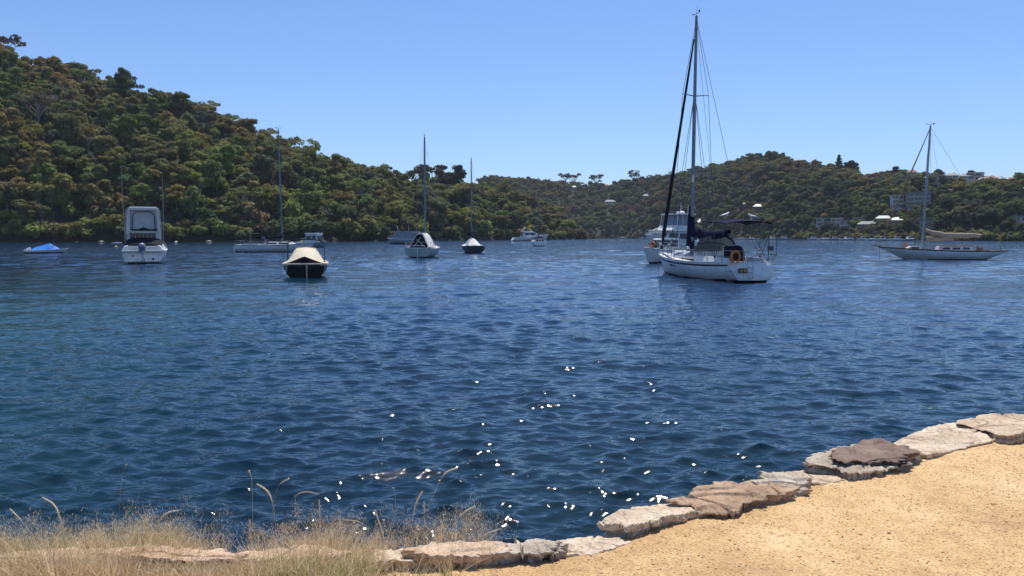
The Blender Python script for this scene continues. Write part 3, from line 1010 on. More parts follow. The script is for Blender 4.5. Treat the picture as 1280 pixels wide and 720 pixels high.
def ground():
    exs = np.array([e[0] for e in ed]); eys = np.array([e[1] for e in ed])
    xs = np.concatenate([np.linspace(-60, -4.5, 30)[:-1], np.linspace(-4.5, 9, 330), np.linspace(9, 70, 30)[1:]])
    ey = np.interp(xs, exs, eys) - 0.10
    fr = np.concatenate([[0], np.linspace(0.0, 1, 160) ** 1.35 * 1.0])
    rows = []
    Y0 = ey
    V = []
    for k, f in enumerate(fr):
        Y = Y0 - f * 6.0
        Z = GZ + 0.010 * vnoise(xs, Y, 2.2, 2) + 0.03 * vnoise(xs, Y, .8, 3) - .02 * np.exp(-((Y0 - Y) / .15) ** 2)
        if k == 0: Z = np.full_like(xs, -1.5)
        V.append(np.stack([xs, Y, Z], -1))
    V.append(np.stack([xs, Y0 - 40, np.full_like(xs, GZ)], -1))
    V.append(np.stack([xs, Y0 - 90, np.full_like(xs, GZ + .5)], -1))
    V = np.stack(V)
    n, c = V.shape[:2]
    i = np.arange(n - 1)[:, None] * c + np.arange(c - 1)[None]
    Q = np.stack([i, i + c, i + 1 + c, i + 1], -1).reshape(-1, 4)
    o = link_mesh('ground', np_mesh('ground', V.reshape(-1, 3), Q, [gravel_mat()], True))
    tag(o, kind='structure')


ground()


def inside(x, y, poly):
    n = len(poly); r_ = False; j = n - 1
    for i in range(n):
        if (poly[i][1] > y) != (poly[j][1] > y) and x < (poly[j][0] - poly[i][0]) * (y - poly[i][1]) / (poly[j][1] - poly[i][1] + 1e-12) + poly[i][0]: r_ = not r_
        j = i
    return r_


def rock(outline, top, thick, mt, label, seed, rough=1.0, group='sandstone blocks of the seawall edge', tilt=(0, 0), layers=3):
    """an outline of the upper face (photo pixels, read on the level plane of that face), undercut strata below it"""
    P = [on_z(a, b, GZ + top) for a, b in outline]
    g = np.random.default_rng(seed)
    cx = sum(p.x for p in P) / len(P); cy = sum(p.y for p in P) / len(P)
    # resample
    N = 240
    pts = np.array([(p.x - cx, p.y - cy) for p in P]); nx = np.roll(pts, -1, 0)
    ln = np.hypot(*(nx - pts).T); cum = np.concatenate([[0], np.cumsum(ln)])
    s = np.linspace(0, cum[-1], N, endpoint=False)
    xx = np.interp(s, cum, np.append(pts[:, 0], pts[0, 0])); yy = np.interp(s, cum, np.append(pts[:, 1], pts[0, 1]))
    for _ in range(2):
        xx = (np.roll(xx, 1) + 2 * xx + np.roll(xx, -1)) / 4; yy = (np.roll(yy, 1) + 2 * yy + np.roll(yy, -1)) / 4
    jag = np.zeros(N)
    for fq, am in ((5, .012), (9, .012), (17, .010), (33, .006), (61, .004)):
        w = (np.arange(N) / N * fq + g.uniform(0, 1)) % 1
        br = g.uniform(.2, .8)
        jag += am * (np.where(w < br, w / br, (1 - w) / (1 - br)) * 2 - 1) * g.uniform(.6, 1.4)
    jag = jag * rough + g.normal(0, .002, N)
    nr = np.hypot(xx, yy) + 1e-6
    ux, uy = xx / nr, yy / nr
    size = float(np.mean(nr))
    rows = []
    rings = 42
    def topz(X, Y):
        wx = X + cx + .08 * vnoise(X + cx, Y + cy, 6, seed + 5); wy = Y + cy + .08 * vnoise(X + cx, Y + cy, 6, seed + 6)
        n1 = vnoise(wx * .55, wy, 4.0, seed + 2)
        st = n1 * 6; st = np.floor(st) + np.clip((st - np.floor(st)) * 5, 0, 1)
        crack = np.abs(vnoise(wx, wy * 1.4, 2.6, seed + 3))
        return (0.014 * rough * vnoise(X + cx, Y + cy, 3.0, seed) + .010 * rough * vnoise(X + cx, Y + cy, 11.0, seed + 1) + .005 * vnoise(X + cx, Y + cy, 31.0, seed + 1)
                + .011 * rough * st - .020 * rough * np.exp(-(crack / .016) ** 2) + tilt[0] * X + tilt[1] * Y)
    for k in range(1, rings + 1):
        f = k / rings
        X = (xx + ux * jag) * f; Y = (yy + uy * jag) * f
        Z = topz(X, Y) - .006 * np.clip((f - .95) / .05, 0, 1) ** 2
        rows.append(np.stack([X, Y, Z], -1))
    # ledges going down
    z_ = 0.0; side = 18
    off = 0.0
    for k in range(1, side + 1):
        f = k / side
        if k % 2 == 0: off = g.uniform(-.040, .010) * rough * (1 + .5 * np.sin(np.arange(N) / N * 2 * PI * 3 + k))
        wob = np.array([math.sin(j / N * 2 * PI * 9 + k) for j in range(N)]) * .006 * rough + g.normal(0, .003, N)
        o_ = off + wob - .03 * f * rough
        X = xx + ux * (jag + o_); Y = yy + uy * (jag + o_)
        Z = topz(xx + ux * jag, yy + uy * jag) - .006 - thick * f ** 1.6
        rows.append(np.stack([X, Y, Z], -1))
    V = np.concatenate([np.array([[0, 0, float(topz(np.array(0.), np.array(0.)))]]), *rows])
    n = len(rows)
    Q = []
    T = []
    for j in range(N): T.append((0, 1 + j, 1 + (j + 1) % N))
    for k in range(n - 1):
        for j in range(N):
            Q.append((1 + k * N + j, 1 + (k + 1) * N + j, 1 + (k + 1) * N + (j + 1) % N, 1 + k * N + (j + 1) % N))
    me = bpy.data.meshes.new('sandstone_block')
    me.from_pydata([tuple(v) for v in V], [], T + Q + [tuple(1 + (n - 1) * N + j for j in range(N))][::-1])
    me.materials.append(STONE[mt])
    bm = bmesh.new(); bm.from_mesh(me); bmesh.ops.recalc_face_normals(bm, faces=bm.faces); bm.to_mesh(me); bm.free()
    me.polygons.foreach_set('use_smooth', [True] * len(me.polygons))
    try: me.set_sharp_from_angle(angle=R(24))
    except Exception: pass
    o = link_mesh('sandstone_block', me)
    o.location = (cx, cy, GZ + top)
    return tag(o, label, 'rock', group)


rock([(1192, 527), (1212, 519), (1240, 514), (1285, 516), (1330, 514), (1340, 530), (1300, 540), (1262, 545), (1245, 543), (1225, 534)], .07, .5, 'tan',
     'pale tan slab with a dark underside, farthest right block of the wall', 1)
rock([(1112, 556), (1145, 540), (1172, 530), (1200, 529), (1232, 540), (1243, 549), (1205, 558), (1160, 571), (1140, 566)], .03, .5, 'pale',
     'broad whitish slab lying flush between the purple and far right blocks', 2, .7)
rock([(1003, 583), (1022, 570), (1070, 562), (1110, 560), (1150, 572), (1130, 583), (1090, 593), (1065, 594), (1040, 588)], .03, .5, 'grey',
     'layered grey brown ledge under the dark purple slab', 3, 1.3)
rock([(1035, 572), (1045, 563), (1075, 556), (1100, 552), (1135, 557), (1152, 564), (1130, 574), (1095, 577), (1060, 579), (1045, 577)], .08, .055, 'purple',
     'dark purple brown flat slab on top of the layered ledge', 4, 1.2)
rock([(960, 600), (985, 588), (1015, 583), (1060, 588), (1075, 596), (1040, 603), (1000, 606)], .005, .5, 'tan',
     'sandy low rock half buried left of the purple slab', 5, .8)
rock([(938, 602), (955, 593), (985, 590), (1010, 597), (1014, 603), (985, 612), (950, 614)], .06, .5, 'grey',
     'small pale grey cracked block behind the long brown slab', 6, 1.3)
rock([(834, 630), (868, 615), (905, 606), (945, 600), (985, 602), (1006, 603), (985, 614), (945, 625), (905, 640), (888, 640), (862, 632)], .06, .5, 'brown',
     'long brown slab with a dark broken side, middle of the wall', 7, 1.3)
rock([(751, 656), (775, 643), (810, 634), (840, 628), (880, 632), (886, 637), (850, 646), (815, 658), (785, 664), (758, 662)], .045, .5, 'pale',
     'pale cream slab with dark foot left of the long brown slab', 8, 1.0)
rock([(682, 682), (700, 672), (730, 667), (765, 666), (790, 674), (770, 683), (735, 690), (700, 690)], .02, .5, 'pale',
     'low whitish slab partly covered by gravel', 9, .6)
rock([(606, 688), (625, 679), (655, 675), (688, 676), (696, 683), (690, 690), (655, 692), (620, 693)], .05, .5, 'grey',
     'small weathered grey block right of the grass', 10, 1.2)
rock([(655, 684), (680, 676), (700, 676), (706, 686), (690, 690)], .04, .5, 'grey', 'little grey stone wedged beside the low whitish slab', 11, 1.0)
rock([(500, 697), (540, 684), (590, 682), (625, 683), (640, 692), (580, 700), (530, 702)], .04, .5, 'pink',
     'pinkish block at the right end of the dry grass', 12)
rock([(405, 700), (420, 691), (470, 684), (520, 682), (560, 690), (530, 698), (450, 701)], .05, .5, 'pale',
     'pale block seen through dry grass near the bright glint', 13)
rock([(285, 701), (300, 693), (350, 690), (400, 687), (435, 693), (420, 701), (330, 703)], .05, .5, 'pink',
     'pink block behind grass left of the pale block', 14)
rock([(120, 699), (160, 688), (215, 684), (270, 686), (310, 694), (290, 701), (180, 703)], .07, .5, 'pink',
     'large rounded pink block behind grass at the lower left', 15)
rock([(-60, 710), (-10, 699), (40, 692), (95, 687), (145, 692), (150, 701), (60, 705)], .06, .5, 'tan',
     'tan block behind grass at the lower left corner', 16)
rock([(-260, 730), (-220, 706), (-140, 700), (-50, 700), (-20, 716), (-90, 732)], .06, .5, 'pale', 'pale block just outside the lower left corner', 17)
rock([(1310, 520), (1340, 505), (1420, 494), (1500, 492), (1480, 520), (1390, 532)], .06, .5, 'pale', 'pale block just beyond the right edge', 18)


# loose stones on the gravel
def pebbles():
    g = np.random.default_rng(5)
    V, Q = [], []; nv = 0
    exs = np.array([e[0] for e in ed]); eys = np.array([e[1] for e in ed])
    n = 75000
    x = g.uniform(-3.2, 7, n); y = g.uniform(2.9, 8, n)
    ok = y < np.interp(x, exs, eys) - .16
    x, y = x[ok], y[ok]
    s = g.gamma(2.2, .0008, len(x)) + .0009
    big = g.random(len(x)) < .012; s[big] *= 1.5
    z = GZ + 0.010 * vnoise(x, y, 2.2, 2) + 0.03 * vnoise(x, y, .8, 3) - .02 * np.exp(-((np.interp(x, exs, eys) - .1 - y) / .15) ** 2)
    base = np.array([[-1, -1, -.4], [1, -1, -.4], [1, 1, -.4], [-1, 1, -.4], [-.6, -.6, .75], [.6, -.6, .75], [.6, .6, .75], [-.6, .6, .75]], float)
    q = np.array([[4, 5, 6, 7], [0, 1, 5, 4], [1, 2, 6, 5], [2, 3, 7, 6], [3, 0, 4, 7]])
    a = g.uniform(0, 6.28, len(x))
    B = base[None] * s[:, None, None] * g.uniform(.6, 1.3, (len(x), 8, 3))
    ca, sa = np.cos(a)[:, None], np.sin(a)[:, None]
    P = np.stack([B[..., 0] * ca - B[..., 1] * sa + x[:, None], B[..., 0] * sa + B[..., 1] * ca + y[:, None], B[..., 2] + z[:, None]], -1)
    Qa = (q[None] + (np.arange(len(x)) * 8)[:, None, None]).reshape(-1, 4)
    tone = np.where(g.random(len(x)) < .12, g.uniform(.3, .7, len(x)), g.uniform(.75, 1.35, len(x)))[:, None, None] * np.array([.60, .41, .215])
    A = np.broadcast_to(tone, (len(x), 8, 3)).reshape(-1, 3)
    m, nt, b = new_mat('loose_stones')
    at = node(nt, 'ShaderNodeAttribute', attribute_name='tint'); nt.links.new(at.outputs['Color'], b.inputs['Base Color'])
    b.inputs['Roughness'].default_value = .9
    o = link_mesh('gravel', np_mesh('gravel', P.reshape(-1, 3), Qa, [m], False, A))
    tag(o, 'loose crumbs of sandstone strewn over the tan gravel', 'gravel', kind='stuff')


pebbles()


# ---------------------------------------------------------------- grass
def grass_mat():
    m, nt, b = new_mat('dry_grass')
    at = node(nt, 'ShaderNodeAttribute', attribute_name='tint')
    nt.links.new(at.outputs['Color'], b.inputs['Base Color'])
    b.inputs['Roughness'].default_value = .7
    tr = node(nt, 'ShaderNodeBsdfTranslucent'); nt.links.new(at.outputs['Color'], tr.inputs['Color'])
    mx = node(nt, 'ShaderNodeMixShader'); mx.inputs[0].default_value = .5
    nt.links.new(b.outputs[0], mx.inputs[1]); nt.links.new(tr.outputs[0], mx.inputs[2])
    nt.links.new(mx.outputs[0], nt.nodes['Material Output'].inputs[0])
    return m


GRASS = grass_mat()


def blades(x, y, z, h, w, lean, az, curl, cols, seg=4):
    """curved blades as strips"""
    n = len(x)
    f = np.linspace(0, 1, seg + 1)[None]
    out = (lean[:, None] * f + curl[:, None] * f ** 2) * h[:, None]
    zz = h[:, None] * (f - .35 * np.abs(curl)[:, None] * f ** 2)
    cx = x[:, None] + out * np.cos(az)[:, None]; cy = y[:, None] + out * np.sin(az)[:, None]; cz = z[:, None] + zz
    wa = az + PI / 2 + rng.uniform(-.8, .8, n)
    wd = w[:, None] * (1 - f * .85)
    L = np.stack([cx - np.cos(wa)[:, None] * wd, cy - np.sin(wa)[:, None] * wd, cz], -1)
    Rr = np.stack([cx + np.cos(wa)[:, None] * wd, cy + np.sin(wa)[:, None] * wd, cz], -1)
    V = np.stack([L, Rr], 2).reshape(n, -1, 3)
    q = np.array([[2 * k, 2 * k + 1, 2 * k + 3, 2 * k + 2] for k in range(seg)])
    Q = (q[None] + (np.arange(n) * 2 * (seg + 1))[:, None, None]).reshape(-1, 4)
    A = np.repeat(cols, 2 * (seg + 1), 0)
    return V.reshape(-1, 3), Q, A


STRAW = np.array([[.80, .62, .38], [.70, .52, .30], [.86, .71, .48], [.52, .37, .20], [.50, .50, .20], [.28, .34, .11]])


def grass():
    g = np.random.default_rng(21)
    exs = np.array([e[0] for e in ed]); eys = np.array([e[1] for e in ed])
    Vs, Qs, As = [], [], []; nv = 0
    def push(t):
        nonlocal nv
        V, Q, A = t
        Vs.append(V); Qs.append(Q + nv); As.append(A); nv += len(V)
    # turf between the camera and the blocks; it thins out to the right where the gravel starts
    n = 90000
    x = g.uniform(-5.5, .25, n); y = 3.98 - .75 * g.random(n) ** .8
    e = np.interp(x, exs, eys)
    clump = vnoise(x, y, 4.5, 8) + .5 * vnoise(x, y, 11, 9)
    keep = (y < e - .06) & (clump > -.42 + np.clip((x + .95) / .9, 0, 1.2) * .95)
    x, y, clump = x[keep], y[keep], clump[keep]
    green = (vnoise(x, y, 2.2, 12) > .05) & (g.random(len(x)) < .28)
    ci = np.where(green, g.integers(4, 6, len(x)), g.integers(0, 4, len(x)))
    h = g.uniform(.06, .19, len(x)) * (1 + clump * .8) * np.where(y > np.interp(x, exs, eys) - .3, .8, 1)
    push(blades(x, y, np.full(len(x), GZ - .02), h, g.uniform(.0010, .0030, len(x)), g.uniform(0, .6, len(x)), g.uniform(0, 6.28, len(x)), g.uniform(-.2, .9, len(x)), STRAW[ci] * g.uniform(.7, 1.15, (len(x), 1))))
    # tufts with hazy seed panicles along the wall, thick at the left
    def tuft(px, spread, nb, hh, seed_n, green=.1):
        ex = None
        yb = float(np.interp((px - 640) / F * 3.95, exs, eys)) - .02
        cx = (px - 640) / F * yb
        n = nb
        x = cx + g.normal(0, spread, n); y = yb + g.normal(0, .05, n)
        ci = np.where(g.random(n) < green, 5, g.integers(0, 4, n))
        az = g.uniform(0, 6.28, n)
        h = hh * g.uniform(.45, 1.05, n); lean = g.uniform(.05, .75, n); curl = g.uniform(0, .7, n)
        push(blades(x, y, np.full(n, GZ - .02), h, g.uniform(.0009, .0022, n), lean, az, curl, STRAW[ci] * g.uniform(.8, 1.2, (n, 1))))
        m = min(n, seed_n)                   # panicle on the tip: many short hairs
        tx = x[:m] + (lean[:m] + curl[:m]) * h[:m] * np.cos(az[:m]); ty = y[:m] + (lean[:m] + curl[:m]) * h[:m] * np.sin(az[:m])
        tz = GZ - .02 + h[:m] * (1 - .35 * curl[:m])
        k = 34
        bx = np.repeat(tx, k) + g.normal(0, .018, m * k); by = np.repeat(ty, k) + g.normal(0, .018, m * k); bz = np.repeat(tz, k) + g.normal(-.015, .026, m * k)
        cc = STRAW[g.integers(0, 4, m * k)] * g.uniform(.8, 1.25, (m * k, 1))
        push(blades(bx, by, bz, g.uniform(.006, .022, m * k), g.uniform(.0005, .0011, m * k), g.uniform(-1, 1.5, m * k), g.uniform(0, 6.28, m * k), g.uniform(-1, 1, m * k), cc, 2))
    for p in list(np.arange(-120, 225, 13)): tuft(p + g.uniform(-8, 8), g.uniform(.03, .08), int(g.uniform(22, 60)), g.uniform(.09, .22), 24, .12 if p > 60 else .5)
    for p in np.arange(250, 330, 22): tuft(p, .06, 22, .13, 5)
    for p in np.arange(335, 440, 15): tuft(p, g.uniform(.03, .06), 36, g.uniform(.08, .19), 20)
    for p in np.arange(455, 600, 20): tuft(p, g.uniform(.03, .06), 30, g.uniform(.07, .18), 14)
    for p in (165, 185, 395, 405, 545, 575): tuft(p, .03, 24, .24, 20)
    o = link_mesh('grass', np_mesh('grass', np.concatenate(Vs), np.concatenate(Qs), [GRASS], False, np.concatenate(As)))
    tag(o, 'dry straw coloured grass with hazy seed heads along the seawall', 'grass', kind='stuff')


grass()


def stalk(base, pts, w, head, label, col=(.62, .50, .32)):
    """a single tall stem rising from the wall edge with a seed spike; pts are photo pixels at the wall's distance"""
    e = on_z(base, 700, GZ)
    exs = np.array([q[0] for q in ed]); eys = np.array([q[1] for q in ed])
    y = float(np.interp((pts[0][0] - 640) / F * 3.95, exs, eys)) - .04
    P = [at_y(a, b, y + .02 * i) for i, (a, b) in enumerate(pts)]
    P[0].z = GZ - .03
    # smooth the path
    Q = []
    for i in range(len(P) - 1):
        p0 = P[max(i - 1, 0)]; p1 = P[i]; p2 = P[i + 1]; p3 = P[min(i + 2, len(P) - 1)]
        for k in range(6):
            t = k / 6
            Q.append(0.5 * ((2 * p1) + (p2 - p0) * t + (2 * p0 - 5 * p1 + 4 * p2 - p3) * t * t + (3 * p1 - p0 - 3 * p2 + p3) * t ** 3))
    Q.append(P[-1])
    o0 = Q[0].copy()
    r = empty('grass_stalk', o0, 0, label, 'grass stalk', 'tall seeding grass stalks along the wall')
    Q = [q - o0 for q in Q]
    m = mat('stalk', col, .7)
    a = MB(); a.tube(Q, w, n=5); a.build('stem', m, r)
    n = len(Q); k0 = int(n * (1 - head))
    b = MB()
    g = random.Random(base)
    b.tube(Q[k0:], [w * 1.6 + .0022 * math.sin(PI * min(1, (i + .4) / (n - k0))) for i in range(n - k0)], n=6)
    for i in range(k0, n - 1):
        for j in range(9):
            p = Q[i].lerp(Q[i + 1], g.random()); d = Vector((g.uniform(-1, 1), g.uniform(-1, 1), g.uniform(-.3, 1))).normalized() * .009
            b.tube([p, p + d], [.0006, .0002], n=3, cap=False)
    b.build('seed_head', mat('seed_head', tuple(min(1, c * 1.12) for c in col), .8), r)


stalk(95, [(88, 715), (84, 690), (77, 655), (68, 632), (53, 622)], .0013, .5, 'pale arching stalk rising left of the hazy tufts at the lower left')
stalk(30, [(60, 712), (48, 680), (30, 655), (12, 636)], .0009, .3, 'thin straight stalk leaning left at the lower left corner')
stalk(150, [(148, 712), (149, 640), (153, 596), (158, 580)], .0006, .12, 'hair thin upright stalk rising above the lower left tufts', (.45, .38, .28))
stalk(190, [(192, 715), (195, 680), (198, 655), (208, 642), (223, 638)], .0014, .6, 'thick pale hooked seed head curling to the right')
stalk(245, [(240, 712), (247, 688), (258, 655)], .0009, .4, 'short slanting stalk right of the hooked seed head')
stalk(255, [(252, 714), (262, 690), (275, 657)], .0009, .0, 'dark slender bent blade over the pink block', (.16, .13, .09))
stalk(315, [(316, 714), (316, 670), (315, 610), (314, 596), (311, 588)], .0009, .14, 'tallest upright stalk with a small bent tip left of centre grass')
stalk(340, [(344, 714), (344, 660), (341, 630), (334, 614), (321, 605)], .0012, .45, 'arched pale stalk curving left beside the tallest stalk')
stalk(345, [(343, 714), (341, 640), (348, 608), (362, 598)], .0006, .3, 'faint thin stalk curving right beside the tallest stalk', (.5, .42, .3))
stalk(360, [(362, 714), (358, 650), (368, 622), (382, 615), (398, 618)], .0006, .5, 'faint drooping stalk arching right over the water', (.42, .36, .27))
stalk(312, [(312, 716), (312, 680), (312, 650)], .0018, .4, 'short thick upright stalk beside the tallest stalk')
stalk(399, [(400, 714), (400, 670), (399, 625)], .0014, .5, 'straight upright stalk in the tuft at centre left')
stalk(430, [(480, 714), (466, 680), (454, 655), (430, 650)], .0009, .3, 'drooping stalk falling right from the centre tuft', (.5, .42, .28))
stalk(477, [(488, 712), (483, 690), (476, 660), (468, 637)], .0013, .75, 'pale stalk leaning left beside the bright water glint')
stalk(495, [(497, 712), (494, 620), (491, 610)], .0008, .12, 'short thin stalk left of the long curved stalk', (.45, .4, .3))
stalk(515, [(510, 712), (514, 660), (520, 630), (528, 614)], .0013, .5, 'pale curved stalk rising over the bright water glint')
stalk(530, [(528, 712), (534, 640), (545, 612), (556, 592), (571, 585)], .0010, .3, 'long thin stalk bending to the right, highest over the water')
stalk(530, [(530, 714), (531, 660), (530, 627)], .0008, .3, 'thin upright stalk just right of the pale curved stalk')
stalk(565, [(560, 712), (566, 660), (578, 642), (594, 633)], .0009, .4, 'thin stalk arching right near the end of the grass')
stalk(590, [(578, 714), (600, 672), (626, 661)], .0009, .5, 'low feathery stalk leaning right at the end of the grass')


# ---------------------------------------------------------------- boats
def interp(xs, ys, t): return float(np.interp(t, xs, ys))


def hull_mesh(L, B, fb_s, fb_b, draft=.5, tw=.72, rake_b=.8, rake_s=0.0, ns=26, mats=('gel', 'anti', 'navy'), boot=.10, stripe=None, keelrise_s=.15, full=.42, parent=None, bowfull=.9):
    """hull lofted through stations: x forward, waterline at z = 0"""
    nt_ = 14
    rows = []
    for i in range(ns + 1):
        s = i / ns
        x = -L / 2 + L * s
        if s < full: b = tw + (1 - tw) * math.sin(PI / 2 * s / full)
        else: b = (max(0.0, 1 - ((s - full) / (1 - full)) ** (2.0 * bowfull))) ** .85
        b = max(b, .015) * B / 2
        zs = fb_s + (fb_b - fb_s) * s ** 1.8 - .10 * fb_s * math.sin(PI * s)
        zk = -draft * min(1, keelrise_s + (1 - keelrise_s) * math.sin(PI * min(1, (s + .12) / 1.12)) * 1.25)
        if s > .8: zk = zk * (1 - ((s - .8) / .2) ** 2) + (-.05) * ((s - .8) / .2) ** 2
        half = []
        for k in range(nt_ + 1):
            t = k / nt_
            z = zs + (zk - zs) * t
            yy = b * (1 - t ** (2.6 - .9 * s)) ** (.62 + .35 * s)
            xx = x
            zr = (z - 0) / max(fb_b, .1)
            xx += rake_b * (zr - 1) * max(0, (s - .55) / .45) ** 1.5
            xx += rake_s * (1 - (z / max(fb_s, .1))) * max(0, (.25 - s) / .25)
            half.append((xx, yy, z))
        rows.append(half)
    mb = MB()
    def mi(z, t, s):
        if z < 0.02: return 1
        if z < boot: return 2
        if stripe and stripe[0] < t < stripe[1]: return 2
        return 0
    for sgn in (1, -1):
        for i in range(ns):
            for k in range(nt_):
                q = [rows[i][k], rows[i + 1][k], rows[i + 1][k + 1], rows[i][k + 1]]
                zc = sum(p[2] for p in q) / 4
                mb.add([(p[0], p[1] * sgn, p[2]) for p in q], [(0, 1, 2, 3)], mi(zc, (k + .5) / nt_, i / ns))
    # transom
    for k in range(nt_):
        a, b_ = rows[0][k], rows[0][k + 1]
        mb.add([a, b_, (b_[0], -b_[1], b_[2]), (a[0], -a[1], a[2])], [(0, 1, 2, 3)], mi((a[2] + b_[2]) / 2, 9, 0))
    h = mb.build('hull', [M_[m] for m in mats], parent, True)
    sheer = [r_[0] for r_ in rows]
    return h, sheer


def deck_mesh(sheer, m, parent, camber=.06, inset=0.0, name='deck', drop=.02, mr='gel', rail=.035):
    rows = []
    for (x, y, z) in sheer:
        rows.append([(x, y * c, z - drop + camber * (1 - c * c)) for c in (-1, -.6, -.2, .2, .6, 1)])
    d = MB(); d.grid(rows); o = d.build(name, M_[m], parent, True)
    r_ = MB()
    for s in (1, -1): r_.tube([(x, y * s, z + rail * .4) for x, y, z in sheer], rail, n=6)
    r_.tube([(sheer[0][0], sheer[0][1] * c, sheer[0][2] + rail * .4) for c in (-1, 0, 1)], rail, n=6)
    r_.build('toe_rail', M_[mr], parent, True)
    return o


def sheer_at(sheer, x):
    xs = [p[0] for p in sheer]
    return interp(xs, [p[1] for p in sheer], x), interp(xs, [p[2] for p in sheer], x)


def cabin(parent, x0, x1, w0, w1, z0, z1, m='gel', inx0=.1, inx1=.5, iny=.12, name='cabin', win=((.08, .46), (.54, .92)), wv=(.35, .75), front=False, back=False, wm='glass', bevel=.04, arch=0.0):
    """superstructure block: x0 stern end .. x1 bow end, half widths w0 / w1"""
    bot = [(x0, -w0, z0), (x1, -w1, z0), (x1, w1, z0), (x0, w0, z0)]
    top = [(x0 + inx0, -w0 + iny, z1), (x1 - inx1, -w1 + iny, z1), (x1 - inx1, w1 - iny, z1), (x0 + inx0, w0 - iny, z1)]
    b = MB(); b.hexa(bot, top); o = b.build(name, M_[m], parent, False, bevel)
    port = (bot[3], bot[2], top[2], top[3]); stb = (bot[0], bot[1], top[1], top[0])
    for u0, u1 in win:
        w = MB(); w.panel((stb[0], stb[1], stb[2], stb[3]), u0, u1, *wv, off=.02, th=.03); w.build('window', M_[wm], o)
        w = MB(); w.panel((port[1], port[0], port[3], port[2]), 1 - u1, 1 - u0, *wv, off=.02, th=.03); w.build('window', M_[wm], o)
    if front:
        q = (bot[1], bot[2], top[2], top[1])
        for u0, u1 in ((.06, .48), (.52, .94)):
            w = MB(); w.panel(q, u0, u1, .2, .85, off=.02, th=.03); w.build('window', M_[wm], o).name = 'windscreen'
    if back:
        q = (bot[3], bot[0], top[0], top[3])
        w = MB(); w.panel(q, .1, .9, .1, .88, off=.02, th=.03); w.build('window', M_[wm], o)
    return o


def rails(parent, sheer, x0, x1, h=.6, n=6, m='steel', r=.014, name='railing', wires=2, sides=(1, -1)):
    b = MB()
    for s in sides:
        top = []
        for k in range(n + 1):
            x = x0 + (x1 - x0) * k / n
            y, z = sheer_at(sheer, x)
            y = max(y - .05, .02) * s
            b.tube([(x, y, z), (x, y, z + h)], r, n=6)
            top.append((x, y, z + h))
        b.tube(top, r * .8, n=5)
        if wires > 1: b.tube([(p[0], p[1], p[2] - h * .48) for p in top], r * .6, n=5)
    return b.build(name, M_[m], parent, True)


def pulpit(parent, sheer, xb, h=.6, ln=1.2, name='pulpit', r=.018):
    b = MB(); top = []
    for s in (1, -1):
        y, z = sheer_at(sheer, xb - ln)
        b.tube([(xb - ln, (y - .04) * s, z), (xb - ln, (y - .04) * s, z + h)], r, n=6)
        y2, z2 = sheer_at(sheer, xb - .4 * ln)
        b.tube([(xb - .4 * ln, (y2 - .03) * s, z2), (xb - .35 * ln, (y2 - .02) * s, z2 + h)], r, n=6)
        yb, zb = sheer_at(sheer, xb - .05)
        b.tube([(xb - ln, (y - .04) * s, z + h), (xb - .35 * ln, (y2 - .02) * s, z2 + h), (xb + .05, .10 * s, zb + h), (xb + .12, 0, zb + h)], r, n=6)
        b.tube([(xb - ln, (y - .04) * s, z + h * .5), (xb - .35 * ln, (y2 - .02) * s, z2 + h * .5), (xb, .08 * s, zb + h * .5)], r * .7, n=6)
    return b.build(name, M_['steel'], parent, True)


